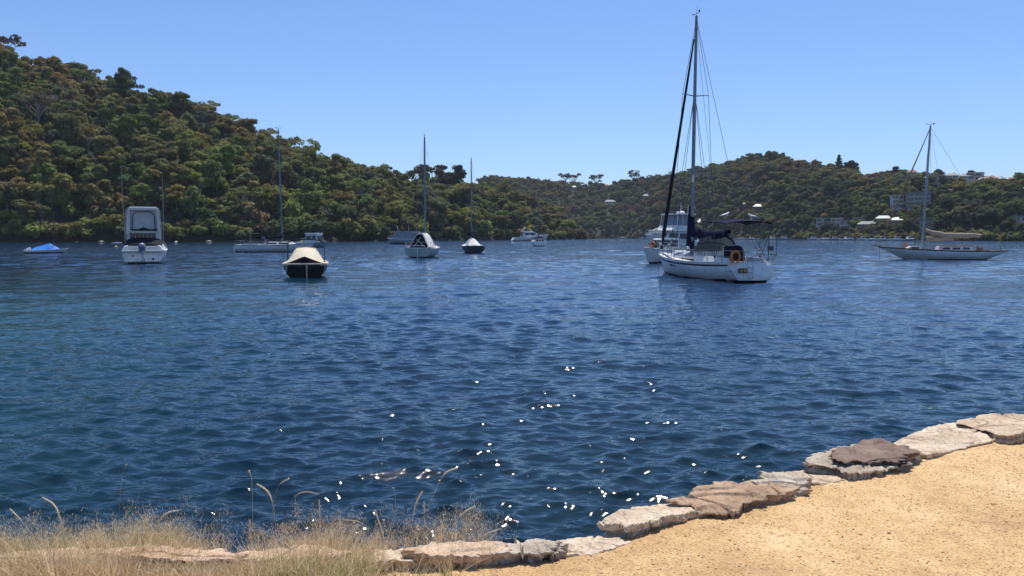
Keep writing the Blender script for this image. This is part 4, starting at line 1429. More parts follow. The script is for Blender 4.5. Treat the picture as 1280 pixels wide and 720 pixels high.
def rig(parent, sheer, L, mx, mz, H, xb, xs, spread=(.55,), sw=.9, r=.075, mcol='alu', lean=0.0, jib=None, backstay=True, jr=.07, fracf=1.0, wr=.012, head=True, sidew=None):
    """mast, spreaders, standing rigging, furled jib"""
    tx = mx + lean
    P = lambda f: (mx + lean * f, 0, mz + (H - mz) * f)
    b = MB(); b.tube([P(0), P(.5), P(1)], [r, r, r * .72], n=10); mo = b.build('mast', M_[mcol], parent, True)
    for f in spread:
        s = MB(); p = P(f)
        for sg in (1, -1): s.tube([p, (p[0] - .1, sw * sg, p[2] + .06)], [.035, .022], n=6)
        s.build('spreader', M_[mcol], mo, True)
    if head:
        s = MB(); p = P(1)
        s.tube([p, (p[0] - .05, 0, p[2] + .45)], .010, n=4); s.tube([(p[0] - .3, 0, p[2] + .10), (p[0] + .35, 0, p[2] + .12)], .014, n=4)
        s.ball((p[0] + .35, 0, p[2] + .16), .05, n=6); s.box((p[0] - .3, 0, p[2] + .18), (.16, .01, .12))
        s.build('wind_vane', M_['wire'], mo)
    w = MB()
    cy, cz = sheer_at(sheer, mx - .2)
    cw = sidew or cy - .05
    prevp = {}
    for sg in (1, -1):
        chain = [(mx - .2, cw * sg, cz)]
        for f in spread: q = P(f); chain.append((q[0] - .1, sw * sg, q[2] + .06))
        chain.append(P(.985))
        w.tube(chain, wr, n=4, cap=False)
        q = P(spread[0]); w.tube([(mx - .45, (cw - .05) * sg, cz), (q[0], .05 * sg, q[2] - .1)], wr, n=4, cap=False)
        w.tube([(mx + .25, (cw - .05) * sg, cz), (q[0], .05 * sg, q[2] - .1)], wr, n=4, cap=False)
    if backstay:
        ys, zs = sheer_at(sheer, xs)
        mid = Vector(P(1)).lerp(Vector((xs, 0, zs)), .78)
        w.tube([P(.99), mid], wr, n=4, cap=False)
        for sg in (1, -1): w.tube([mid, (xs + .05, (ys - .15) * sg, zs)], wr, n=4, cap=False)
        w.tube([P(.97), (mx - 2.6, .0, mz + 1.1)], wr * .7, n=4, cap=False)
    yb, zb = sheer_at(sheer, xb - .1)
    top = Vector(P(fracf)); bot = Vector((xb - .12, 0, zb + .1))
    w.tube([top, bot], wr, n=4, cap=False)
    w.build('rigging', M_['wire'], parent)
    if jib:
        j = MB(); pts = [bot.lerp(top, t) for t in (.04, .10, .25, .5, .75, .94)]
        j.tube(pts, [jr * .8, jr * 1.35, jr * 1.25, jr, jr * .8, jr * .5], n=8)
        j.build('furled_jib', M_[jib], parent, True)
        d = MB(); d.tube([bot.lerp(top, .012), bot.lerp(top, .03)], [.12, .12], n=12); d.build('furler_drum', M_['black'], parent)
    return mo


def boom(parent, mx, z, x1, cover='canvas', thick=.22, rise=0.0, stack=.9, droop=0.1, name='sail_cover'):
    b = MB(); b.tube([(mx - .1, 0, z), (x1, 0, z + rise)], .06, n=8); bo = b.build('boom', M_['alu'], parent, True)
    if cover:
        rows = []; n = 14
        for i in range(n + 1):
            f = i / n
            x = mx + .05 + (x1 + .05 - mx) * f
            top = thick * (1.5 - .75 * f) + (stack * max(0, 1 - f / .10) ** 1.4)
            wd = .16 * (1.1 - .35 * f) + .015 * math.sin(i * 2.3)
            zb = z + rise * f - .10 - droop * math.sin(PI * f) * .3
            rows.append([(x, wd * math.sin(a) * (1 if math.cos(a) < .3 else .8), zb + (top + .1) * (.5 + .5 * math.cos(a)) + .012 * math.sin(i * 3.1 + a)) for a in np.linspace(0, 2 * PI, 14, endpoint=False)])
        c = MB(); c.grid(rows, 0, True); c.add(rows[0], [tuple(range(14))]); c.add(rows[-1], [tuple(range(14))])
        c.build(name, M_[cover], parent, True)
    return bo


def bimini(parent, xc, ln, w, z, zf, m='canvas', sag=.18, legs=True, name='bimini', foot=.7):
    rows = []
    for i in range(9):
        f = i / 8
        x = xc - ln / 2 + ln * f
        zz = z + sag * math.sin(PI * f) * .6 - .03 * math.sin(PI * f * 3) ** 2
        rows.append([(x, w / 2 * math.sin(a), zz + sag * (math.cos(a) - .3)) for a in np.linspace(-1.25, 1.25, 11)])
    c = MB(); c.grid(rows); c.grid([[(p[0], p[1], p[2] - .03) for p in r_] for r_ in rows])
    a = rows[0]; b_ = rows[-1]
    o = c.build(name, M_[m], parent, True)
    if legs:
        for s in (1, -1):
            l = MB()
            y = w / 2 * math.sin(1.25) * s
            zz = z + sag * (math.cos(1.25) - .3)
            l.tube([(xc - ln / 2, y, zz), (xc - .1, y * foot / .7, zf)], .018, n=6)
            l.tube([(xc, y, zz + sag * .5), (xc - .1, y * foot / .7, zf)], .018, n=6)
            l.tube([(xc + ln / 2, y, zz), (xc - .1, y * foot / .7, zf)], .018, n=6)
            l.build('bimini_frame', M_['wire'], parent, True)
    return o


def cover_mesh(parent, pts, m, name='cover', n=10, ends=True, pw=None):
    """tent-like cover; pts = (x, half width, edge z, ridge z)"""
    rows = []
    for i_, (x, hw, ze, zr) in enumerate(pts):
        e_ = pw[i_] if pw else 1.8
        row = []
        for k in range(n + 1):
            f = -1 + 2 * k / n
            row.append((x, hw * f, ze + (zr - ze) * (1 - (abs(f) ** e_ if e_ > 0 else max(0, (abs(f) + e_) / (1 + e_)) ** 1.15)) - .03 * math.sin(abs(f) * PI)))
        rows.append(row)
    c = MB(); c.grid(rows)
    if ends:
        for r_ in (rows[0], rows[-1]):
            c.add(list(r_), [tuple(range(n + 1))])
    c2 = c.build(name, M_[m], parent, True)
    return c2


def scribble(parent, quadfn, n, m, name='name_lettering', seed=1, h=.09):
    """small worn lettering: short strokes on the plating"""
    g = random.Random(seed); b = MB()
    for i in range(n):
        u = i * .085
        for k in range(2):
            p0 = quadfn(u + g.uniform(0, .05), g.uniform(-.5, .1) * h); p1 = quadfn(u + g.uniform(0, .06), g.uniform(.1, .5) * h)
            b.tube([p0, p1], .012, n=4)
    return b.build(name, M_[m], parent)


def place(px, py):
    p = on_z(px, py, 0)
    return p


# --- 1: main sloop
def main_sloop():
    c = (at_y(829, 300, 45.9) + at_y(932, 300, 37.6)) / 2
    bow = at_y(829, 300, 45.9); st = at_y(932, 300, 37.6)
    ang = math.atan2(bow.y - st.y, bow.x - st.x)
    r = empty('sailing_sloop', (c.x, c.y, 0), ang, 'large white sloop with navy bimini, orange lifebuoy and dark furled jib, stern towards the viewer', 'sailboat')
    L, B = 9.4, 3.1
    h, sh = hull_mesh(L, B, .92, 1.22, .45, tw=.80, rake_b=.55, rake_s=-.35, mats=('gel', 'anti', 'navy'), boot=.07, stripe=(.09, .14), parent=r)
    deck_mesh(sh, 'deck', r, .05)
    xs, xb = sh[0][0], sh[-1][0]
    # rounded reverse transom with its bathing step
    t = MB(); rows = []
    for i in range(7):
        f = i / 6
        zz = .88 - .80 * f
        hw = sh[0][1] * (1 - .30 * f ** 2.2)
        xo = xs - .02 - .38 * math.sin(f * PI / 2) - .05
        rows.append([(xo - .20 * (1 - (k / 6 - 1) ** 2), hw * (k / 6 - 1), zz) for k in range(13)])
    t.grid(rows)
    t.add([rows[0][k] for k in range(13)] + [(xs + .2, p[1], .88) for p in rows[0]], [(k, k + 1, 14 + k, 13 + k) for k in range(12)])
    for s_ in (0, 12):
        for i in range(6): t.add([rows[i][s_], rows[i + 1][s_], (xs + .25, rows[i + 1][s_][1], rows[i + 1][s_][2]), (xs + .25, rows[i][s_][1], rows[i][s_][2])], [(0, 1, 2, 3)])
    t.add([rows[6][k] for k in range(13)] + [(xs + .2, p[1], rows[6][0][2]) for p in rows[6]], [(k, k + 1, 14 + k, 13 + k) for k in range(12)])
    tr = t.build('transom', M_['gel'], r, True)
    # boarding ladder, name plate on the transom
    l = MB()
    for y in (-.28, .02): l.tube([(xs - .50, y + .5, 1.35), (xs - .60, y + .5, .9), (xs - .66, y + .5, .12)], .02, n=6)
    for z in (.2, .45, .7): l.tube([(xs - .64, .22, z), (xs - .64, .52, z)], .016, n=6)
    l.build('boarding_ladder', M_['steel'], r, True)
    p = MB(); p.box((xs - .62, .78, .56), (.04, .46, .22)); pl = p.build('number_plate', M_['black'], r)
    p = MB(); p.box((xs - .642, .66, .56), (.03, .12, .12)); p.box((xs - .642, .87, .59), (.03, .20, .05)); p.box((xs - .642, .87, .51), (.03, .20, .04)); p.build('plate_marking', M_['yellow'], pl)
    scribble(r, lambda u, v: (xs - .36 - .0, 1.55 - .02 - u * .9, .52 + v), 5, 'navy', seed=3)
    def side(u, v):
        x = .9 - u * 1.3; y, z = sheer_at(sh, x)
        return (x, y * .985 + .01, z * .66 + v)
    scribble(r, side, 9, 'navy', seed=5, h=.13)
    # coachroof, hatches, dodger
    ca = cabin(r, -1.3, 3.1, 1.05, .45, 1.0, 1.40, 'gel', .05, .9, .12, win=((.10, .42), (.50, .78)), wv=(.3, .75), name='coachroof')
    b = MB(); b.box((2.0, 0, 1.47), (.55, .55, .09)); b.build('hatch', M_['clear'], ca)
    for x, y in ((.3, .5), (.3, -.5), (-.6, .45)):
        b = MB(); b.tube([(x, y, 1.38), (x, y, 1.5), (x + .08, y, 1.58), (x + .16, y, 1.58)], [.05, .05, .07, .09], n=8); b.build('vent_cowl', M_['gel'], ca, True)
    rows = []
    for i in range(6):
        f = i / 5
        rows.append([(-1.05 - .55 * f + .35 * (1 - f) ** 2, 1.1 * math.sin(a), 1.32 + (.95 * math.sin(f * PI / 2)) * (.35 + .65 * math.cos(a))) for a in np.linspace(-1.4, 1.4, 12)])
    d = MB(); d.grid(rows); do = d.build('dodger', M_['clear'], r, True)
    d = MB(); d.tube(rows[5], .03, n=6); d.tube(rows[2], .022, n=6); d.tube(rows[0], .02, n=6)
    d.grid([[(p[0], p[1], p[2] + .01) for p in rows[4]], [(p[0] - .2, p[1], p[2] + .015) for p in rows[5]]]); d.build('dodger_trim', M_['canvas'], do, True)
    # cockpit: coamings, seats, wheel
    for s in (1, -1):
        b = MB(); b.hexa([(-4.6, s * .75, .85), (-1.3, s * .75, .85), (-1.3, s * 1.15, .85), (-4.6, s * 1.1, .85)], [(-4.6, s * .8, 1.12), (-1.3, s * .8, 1.22), (-1.3, s * 1.0, 1.22), (-4.6, s * 1.0, 1.12)]); b.build('coaming', M_['gel'], r, False, .03)
        b = MB(); b.tube([(-1.9, s * .9, 1.2), (-1.9, s * .9, 1.38)], [.09, .07], n=10); b.build('winch', M_['steel'], r, True)
    b = MB(); b.box((-3.0, 0, .80), (3.2, 1.4, .1)); b.build('cockpit_floor', M_['darkcanvas'], r)
    # covered wheel pedestal: big dark rounded cover
    rows = []
    for i in range(8):
        a = PI / 2 * i / 7
        rows.append([(-3.4 + .26 * math.cos(a) ** .7 * math.cos(q), -.05 + .52 * math.cos(a) ** .6 * math.sin(q), .95 + .80 * math.sin(a) ** .9) for q in np.linspace(0, 2 * PI, 18, endpoint=False)])
    b = MB(); b.grid(rows, 0, True); b.build('wheel_cover', M_['darkcanvas'], r, True)
    b = MB(); b.box((-2.6, -.1, 1.25), (.30, .34, .9)); b.build('pedestal', M_['darkcanvas'], r, False, .04)
    bimini(r, -3.55, 2.35, 2.75, 2.82, 1.1, 'canvas', .20)
    # solar panel / davit pole at the stern
    b = MB(); b.tube([(-4.55, -1.15, .95), (-4.6, -1.15, 2.1), (-4.6, -1.15, 2.75)], .025, n=6); b.tube([(-4.6, -1.15, 2.7), (-4.9, -1.35, 2.2), (-4.95, -1.35, 1.3), (-4.75, -1.2, .95)], .014, n=5)
    b.box((-4.68, -1.18, 1.62), (.12, .26, .2)); b.build('stern_pole', M_['wire'], r)
    b = MB(); b.box((-4.7, -1.35, 1.32), (.16, .34, .10)); b.build('barbecue', M_['grey'], r, False, .02)
    # stern rail with lifebuoy
    b = MB()
    for s in (1, -1):
        pts = [(-3.2, 1.42 * s, 1.55), (-4.3, 1.32 * s, 1.52), (-4.9, 1.15 * s, 1.5), (-5.0, .55 * s, 1.5)]
        b.tube(pts, .018, n=6); b.tube([(x, y, z - .3) for x, y, z in pts], .012, n=5)
        for x, y, z in pts: b.tube([(x, y, z), (x, y, .9)], .018, n=6)
    b.build('stern_rail', M_['steel'], r, True)
    b = MB(); pts = []
    for k in range(17):
        a = R(-60) + R(310) * k / 16 + R(-5)
        pts.append((-5.06, 1.02 + .22 * math.cos(a), 1.22 + .26 * math.sin(a)))
    b.tube(pts, .075, n=8); lb = b.build('lifebuoy', M_['orange'], r, True)
    b = MB(); b.box((-5.1, 1.02, 1.22), (.05, .22, .20)); b.build('lifebuoy_light', M_['black'], lb)
    rails(r, sh, -3.0, 3.6, .62, 6, r=.016)
    pulpit(r, sh, xb - .05, .62, 1.1)
    mo = rig(r, sh, L, .95, 1.35, 14.25, xb, xs, (.665,), .80, .10, 'alu', -.15, 'darkcanvas', jr=.085, fracf=.965, wr=.014)
    b = MB(); b.tube([(.85, .05, 5.2), (.8, .05, 5.6)], [.06, .06], n=8); b.build('deck_light', M_['white'], mo)
    b = MB(); b.tube([(.95 + .12, 0, 1.4), (.95 + .13, 0, 3.9)], [.26, .13], n=8); b.build('mast_boot_cover', M_['canvas'], r, True)
    boom(r, .9, 2.25, -2.95, 'canvas', .34, .05, .9, .5)
    b = MB(); b.tube([(-2.9, 0, 2.3), (-3.9, 0, 1.1)], .012, n=4); b.tube([(-.6, .0, 2.2), (-.6, 0, 1.4)], .02, n=4); b.build('mainsheet', M_['rope'], r)
    b = MB(); b.tube([(xb - .1, 0, 1.1), (xb + .1, 0, .5), (xb + .15, .05, -.2)], .02, n=5); b.build('mooring_line', M_['rope'], r)
    return r, ang, c


r_main, ANG, CC = main_sloop()


def world(root_c, ang, p):
    return (root_c.x + p[0] * math.cos(ang) - p[1] * math.sin(ang), root_c.y + p[0] * math.sin(ang) + p[1] * math.cos(ang), p[2])


def gull(loc, rz, label, wing=0.0):
    r = empty('seagull', loc, rz, label, 'bird', 'seagulls perched on the big sloop')
    b = MB()
    pts = [(-.26, 0, .11), (-.16, 0, .14), (-.05, 0, .16), (.06, 0, .18), (.12, 0, .23), (.16, 0, .28), (.20, 0, .29), (.24, 0, .285)]
    b.tube(pts, [.012, .05, .085, .085, .052, .045, .048, .015], n=10)
    b.build('body', M_['feather'], r, True)
    for s in (1, -1):
        w = MB(); w.tube([(.06, .07 * s, .2), (-.06, .085 * s, .18), (-.2, .05 * s, .14), (-.3, .02 * s, .12)], [.02, .045, .03, .006], n=6); w.build('wing', M_['featherg'], r, True)
        w = MB(); w.tube([(.0, .03 * s, .1), (.0, .03 * s, 0), (.04, .03 * s, 0)], .007, n=4); w.build('leg', M_['beak'], r)
    w = MB(); w.tube([(.23, 0, .285), (.29, 0, .272)], [.014, .004], n=5); w.build('beak', M_['beak'], r)


gull(world(CC, ANG, (-3.35, .55, 3.10)), .4, 'white seagull on the left part of the navy bimini')
gull(world(CC, ANG, (-3.8, -.72, 3.02)), 2.6, 'white seagull near the right end of the navy bimini')
gull(world(CC, ANG, (.15, .0, 2.84)), 1.2, 'white seagull on the boom cover beside the tall mast')


# --- generic sloop
def sloop(px, py, L, B, fb, H, heading, label, hull=('gel', 'anti', 'navy'), fbb=None, mx=.08, spread=(.55,), cover='canvas', jib=None, cab='gel', tw=.7,
          bim=None, tent=None, mcol='alu', extras=None, boot=.10, lean=0.0, railings=True, name='sailing_sloop', cat='sailboat', group=None, sw=None, r=.07, simple=False, stripe=None, rake_b=None, rake_s=-.1, draft=.4, head=True, cabh=.50):
    p = place(px, py)
    ro = empty(name, (p.x, p.y, 0), heading, label, cat, group)
    h, sh = hull_mesh(L, B, fb, fbb or fb * 1.28, draft, tw=tw, mats=hull, boot=boot, parent=ro, rake_b=rake_b if rake_b is not None else L * .07, rake_s=rake_s, stripe=stripe, ns=14 if simple else 24)
    deck_mesh(sh, 'deck', ro, .05, rail=.03)
    mxx = L * mx; xb = sh[-1][0]; xs = sh[0][0]
    cz = fb * .95
    cabin(ro, -L * .14, L * .28, B * .33, B * .18, cz, cz + cabh, cab, .05, L * .07, .34, win=((.1, .42), (.5, .8)), name='coachroof')
    if simple:
        m = MB(); m.tube([(mxx, 0, cz), (mxx, 0, H)], .09, n=6); m.build('mast', M_[mcol], ro)
        m = MB(); m.tube([(mxx, 0, cz + 1.0), (mxx - L * .38, 0, cz + 1.0)], .16, n=6); m.build('sail_cover', M_[cover], ro)
        return ro, sh
    rig(ro, sh, L, mxx, cz + .3, H, xb, xs, spread, sw or B * .26, r, mcol, lean, jib, wr=.010, head=head)
    if cover: boom(ro, mxx, cz + 1.05, mxx - L * .38, cover, .22, .0, .5)
    if railings:
        rails(ro, sh, -L * .38, L * .36, .55, 6, r=.014); pulpit(ro, sh, xb - .05, .55, .9, r=.015)
        b = MB()
        for s in (1, -1):
            y, z = sheer_at(sh, xs + .1); y2, z2 = sheer_at(sh, xs + 1.2)
            b.tube([(xs + 1.2, (y2 - .05) * s, z2), (xs + 1.2, (y2 - .05) * s, z2 + .6), (xs + .12, (y - .05) * s, z + .6), (xs + .1, .25 * s, z + .6)], .016, n=5)
            b.tube([(xs + .1, (y - .05) * s, z), (xs + .1, (y - .05) * s, z + .6)], .016, n=5)
        b.build('stern_rail', M_['steel'], ro, True)
    if bim: bimini(ro, bim[0], bim[1], B * .8, bim[2], fb + .1, bim[3], .12)
    for k, s in enumerate((1, -1)):
        b = MB(); b.box((-L * .3, s * B * .30, fb + .06), (L * .28, .18, .22)); b.build('coaming', M_['gel'], ro, False, .03)
    if extras: extras(ro, sh)
    return ro, sh


# 2: white sloop behind left, broadside, stern left
def ex_white(ro, sh):
    d = MB(); rows = []
    for i in range(5):
        f = i / 4
        rows.append([(-1.2 - .6 * f + .4 * (1 - f) ** 2, 1.15 * math.sin(a), 1.45 + .8 * math.sin(f * PI / 2) * (.35 + .65 * math.cos(a))) for a in np.linspace(-1.4, 1.4, 10)])
    d.grid(rows); d.build('dodger', M_['canvas'], ro, True)
    b = MB(); x = sh[0][0]
    b.box((x - .12, 0, .45), (.3, 2.0, .9)); b.build('transom_step', M_['gel'], ro, False, .06)
    b = MB(); b.tube([(x + 1.6, .9, 1.0), (x + 1.6, .9, 3.3)], .02, n=5); b.build('antenna', M_['white'], ro)


sloop(345, 315, 10.6, 3.4, 1.0, 17.2, R(6), 'white sloop with blue grey side, navy boom cover and bimini, seen side on', spread=(.40,), sw=1.1,
      bim=(-3.1, 2.2, 2.55, 'darkcanvas'), extras=ex_white, mx=.085, tw=.85, lean=-.25, stripe=(.02, .1), r=.10)


# 3: white sloop with the boom tent, stern to viewer
def ex_tent(ro, sh):
    xs = sh[0][0]
    # tent draped over the boom; a dark sheet paints the shade in its open end
    rows = []
    for i in range(9):
        f = i / 8
        x = .6 - 3.9 * f
        hw = 1.12 - .12 * f; zr = 2.55 - .05 * math.sin(PI * f * 2) - .1 * f
        rows.append([(x, hw * s_, (1.02 + (zr - 1.02) * (1 - max(0, (abs(s_) - .28) / .72) ** 1.1)) + .03 * math.sin(3 * f * PI + s_ * 5)) for s_ in np.linspace(-1, 1, 11)])
    c = MB(); c.grid(rows); t = c.build('boom_tent', M_['whitecanvas'], ro, True)
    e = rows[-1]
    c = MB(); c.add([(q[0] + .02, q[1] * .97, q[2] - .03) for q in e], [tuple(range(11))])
    c.build('tent_shade_sheet', M_['darkcanvas'], t)
    c = MB()
    c.tube(e, .035, n=5); c.tube([(e[0][0] - .05, -.6, 1.1), (e[0][0] - .05, .3, 1.9)], .03, n=5); c.tube([(e[0][0] - .05, .6, 1.1), (e[0][0] - .05, -.15, 2.1)], .03, n=5)
    c.box((e[0][0] - .03, .1, 1.25), (.04, 1.3, .08))
    c.build('tent_frame', M_['white'], t)
    c = MB(); c.box((e[0][0] + .2, .1, 2.62), (.9, 1.5, .05)); c.build('tent_flap', M_['whitecanvas'], t)
    b = MB(); b.box((xs - .12, 0, .3), (.12, .07, 1.3)); b.build('rudder', M_['gel'], ro)
    b = MB()
    for s in (1, -1): b.box((xs + .7, s * 1.2, 1.03), (1.4, .35, .22))
    b.build('cockpit_seat', M_['wallcream'], ro, False, .04)


sloop(531, 321, 8.6, 3.3, 1.0, 12.9, R(87), 'weathered white sloop with a pale boom tent over its cockpit, stern towards the viewer', hull=('palegreen', 'anti', 'anti'),
      spread=(.56,), sw=.95, extras=ex_tent, cover=None, mx=.05, tw=.82, r=.10, railings=True, head=True, lean=-.05)


# 4: small dark sloop
def ex_dark(ro, sh):
    cover_mesh(ro, [(-3.0, .9, .95, 1.05), (-2.2, 1.0, .98, 1.5), (-1.0, 1.0, 1.0, 1.95), (.5, .9, 1.05, 2.0), (1.4, .55, 1.1, 1.5)], 'whitecanvas', 'cockpit_cover')
    b = MB(); b.ball((-.1, .35, 2.55), (.42, .38, .32)); b.ball((-.5, .1, 2.35), (.4, .25, .2)); b.build('bundled_sail', M_['canvas'], ro, True)


sloop(590, 315.5, 7.6, 2.9, .95, 13.0, R(100), 'small dark navy hulled sloop with a white cockpit cover and bundled blue sail', hull=('navy', 'anti', 'anti'),
      spread=(.45,), sw=.95, extras=ex_dark, cover=None, mx=.06, tw=.85, r=.075, railings=False, head=False)

# 5: little sloop in front of the motor yacht
def ex_l(ro, sh):
    cover_mesh(ro, [(-3.4, 1.0, 1.7, 1.9), (-2.4, 1.1, 2.0, 2.3), (-1.4, 1.1, 2.0, 2.25)], 'canvas', 'cockpit_awning')
    b = MB(); b.tube([(-3.9, .9, 1.0), (-3.9, .9, 8.6)], .04, n=5); b.build('mizzen_mast', M_['alu'], ro)
    b = MB()
    for y in (-.6, 0, .6): b.box((-4.15, y, 1.3), (.2, .4, .45))
    b.build('fender', M_['darkcanvas'], ro)
sloop(673, 307.5, 9.4, 3.6, 1.1, 15.8, R(93), 'white sloop with navy awning moored in front of the sleek motor yacht', hull=('gel', 'anti', 'navy'),
      spread=(.35, .66), sw=1.1, mx=.08, extras=ex_l, tw=.88, boot=.2)


# --- classic yacht on the right
def classic():
    p = place(1176, 324.5)
    r = empty('classic_yacht', (p.x, p.y, 0), PI + R(-4), 'long classic white yacht with overhanging ends and tan sail bundled along its boom', 'sailboat')
    L, B = 11.7, 2.9
    h, sh = hull_mesh(L, B, .88, 1.22, .35, tw=.42, rake_b=2.4, rake_s=1.9, mats=('gel', 'anti', 'anti'), boot=.07, parent=r, ns=32, stripe=(.0, .075), full=.45)
    deck_mesh(sh, 'teak', r, .05, mr='teak', rail=.03)
    xs, xb = sh[0][0], sh[-1][0]
    cabin(r, -2.6, .4, .62, .55, .8, 1.28, 'gel', .06, .12, .08, win=((.08, .3), (.38, .62), (.7, .92)), name='coachroof', wm='glass')
    cabin(r, 1.95, 3.3, .55, .40, .92, 1.28, 'gel', .1, .3, .08, win=((.2, .8),), name='forward_cabin')
    b = MB(); b.box((-1.2, 0, 1.31), (2.7, 1.1, .05)); b.build('roof_edge', M_['teak'], r, False, .01)
    b = MB(); b.box((-3.4, 0, .85), (1.5, 1.0, .14)); b.build('cockpit', M_['teak'], r, False, .02)
    b = MB(); b.tube([(-3.2, .2, .9), (-3.2, .2, 1.25)], [.12, .08], n=8); b.box((-3.6, -.1, 1.05), (.4, .3, .25)); b.build('binnacle', M_['teak'], r)
    mo = rig(r, sh, L, 1.75, 1.0, 12.6, xb, xs, (.48,), .75, .105, 'grey', -.35, None, fracf=.99, wr=.012, backstay=True)
    # furled headsail, thin
    j = MB(); t = Vector((1.42, 0, 12.35)); bt = Vector((xb - .25, 0, 1.6))
    j.tube([bt, bt.lerp(t, .3), bt.lerp(t, .7), t], [.035, .07, .06, .03], n=6); j.build('furled_jib', M_['teak'], r, True)
    b = MB(); b.tube([(3.9, .2, 2.9), (1.4, .15, 1.35)], .035, n=6); b.build('whisker_pole', M_['rope'], r)
    # boom with the sail hanging in a loose bundle
    b = MB(); b.tube([(1.6, 0, 2.05), (-4.0, 0, 2.35)], .055, n=8); b.build('boom', M_['teak'], r, True)
    rows = []
    for i in range(16):
        f = i / 15; x = 1.55 - 5.1 * f
        zt = 2.95 - .55 * min(1, f * 2.6) ** .7
        th = .16 + .10 * math.sin(f * PI)
        rows.append([(x, .14 * math.sin(a), zt - .12 + th * math.cos(a) + .02 * math.sin(i * 2.1)) for a in np.linspace(0, 2 * PI, 10, endpoint=False)])
    b = MB(); b.grid(rows, 0, True); b.add(rows[0], [tuple(range(10))]); b.add(rows[-1], [tuple(range(10))]); b.build('bundled_sail', M_['tan'], r, True)
    b = MB(); rows = []
    for i in range(12):
        f = i / 11; x = 1.45 - 2.6 * f
        rows.append([(x, .10 * math.sin(a), 1.95 + .02 * math.sin(i) + (.12 + .1 * (1 - f)) * math.cos(a)) for a in np.linspace(0, 2 * PI, 8, endpoint=False)])
    b.grid(rows, 0, True); b.build('sail_foot', M_['tan'], r, True)
    rails(r, sh, -4.6, 3.9, .5, 8, r=.012)
    b = MB(); yb, zb = sheer_at(sh, xb)
    b.tube([(xb - .3, 0, zb + .05), (xb + .45, 0, zb + .10)], .05, n=6); b.tube([(xb + .35, .0, zb + .1), (xb + .1, .18, zb + .5), (xb - .6, .25, zb + .45), (xb - .7, .25, zb)], .015, n=5)
    b.tube([(xb + .35, .0, zb + .1), (xb + .1, -.18, zb + .5), (xb - .6, -.25, zb + .45), (xb - .7, -.25, zb)], .015, n=5)
    b.build('bowsprit', M_['teak'], r, True)
    b = MB(); b.tube([(xb - .15, 0, zb - .1), (xb - .25, 0, -.3)], .02, n=5); b.build('mooring_line', M_['rope'], r)
    b = MB(); pts = [(3.15, .62 + .0, 1.32) for k in range(1)]
    b.tube([(3.5 + .2 * math.cos(a), .55, 1.42 + .2 * math.sin(a)) for a in np.linspace(0, 2 * PI, 14)], .06, n=6); b.build('lifebuoy', M_['orange'], r, True)
    b = MB(); b.tube([(xs + .5, 0, .85), (xs + .25, 0, 2.0)], .02, n=5); b.build('flagstaff', M_['wire'], r)


classic()


# --- dark runabout with cream cover
def launch():
    p = place(381, 347)
    r = empty('motor_launch', (p.x - .5, p.y + 2.2, 0), R(103), 'dark hulled motor launch under a cream cover with an empty bimini hoop', 'motorboat')
    L, B = 5.4, 2.35
    h, sh = hull_mesh(L, B, .72, .95, .3, tw=.86, rake_b=.4, mats=('black', 'anti', 'black'), parent=r, keelrise_s=.8)
    deck_mesh(sh, 'deck', r, .04, rail=.055, mr='wallcream')
    xs = sh[0][0]
    b = MB()
    for s in (1, -1):
        b.hexa([(xs - .05, s * .80, .66), (xs + 2.4, s * .9, .66), (xs + 2.4, s * 1.24, .66), (xs - .05, s * 1.12, .66)], [(xs - .05, s * .80, .78), (xs + 2.4, s * .9, .76), (xs + 2.4, s * 1.24, .76), (xs - .05, s * 1.12, .78)])
    b.build('gunwale', M_['wallcream'], r, False, .02)
    cover_mesh(r, [(xs + .12, .90, .80, 1.14), (xs + .35, .95, .82, 1.24), (xs + 1.4, .96, .86, 1.46), (xs + 2.4, .88, .98, 1.62), (xs + 3.2, .78, .98, 1.62), (xs + 4.4, .5, .9, 1.1)], 'cream', 'boat_cover', 14, ends=False, pw=(1.25, 1.4, -.35, -.6, -.6, -.5))
    rr = []
    n = 14
    for k in range(n + 1):
        f = -1 + 2 * k / n
        rr.append((xs + .10, .88 * f, .80 + .34 * (1 - abs(f) ** 1.25) - .03 * math.sin(abs(f) * PI)))
    b = MB(); b.add(rr + [(q[0] - .03, q[1] * 1.0, .70) for q in rr], [(k, k + 1, n + 2 + k, n + 1 + k) for k in range(n)]); b.build('shaded_cover_end', M_['darkcanvas'], r)  # stern end of the cream cover, its shade put in as dark colour
    for x, w_, zt in ((xs + 2.6, 1.0, 2.03), (xs + 3.0, .98, 2.0)):
        b = MB()
        pts = [(x - .2, w_ * s, .8) for s in (1,)] + [(x, w_, zt - .25)] + [(x, w_ * math.cos(a), zt - .25 + .27 * math.sin(a) ** .7) for a in np.linspace(.25, PI - .25, 9)] + [(x, -w_, zt - .25), (x - .2, -w_, .8)]
        b.tube(pts, .022, n=6)
        bf = b.build('bimini_hoop', M_['wire'], r, True)
    rows = [[(xs + 2.45 + .18 * i, .98 * math.cos(a), 1.80 + .26 * math.sin(a) ** .7) for a in np.linspace(.15, PI - .15, 11)] for i in range(4)]
    b = MB(); b.grid(rows); b.grid([[(q[0], q[1], q[2] - .07) for q in r_] for r_ in rows]); b.build('folded_canopy', M_['canvas'], bf, True)
    b = MB(); b.box((xs - .10, -.12, .28), (.06, .06, 1.0)); b.build('rudder', M_['wallcream'], r)
    b = MB(); b.tube([(xs - .05, .92, .62), (xs - .10, .9, .45), (xs - .06, .93, .3)], .04, n=6); b.build('mooring_cleat', M_['steel'], r)


launch()


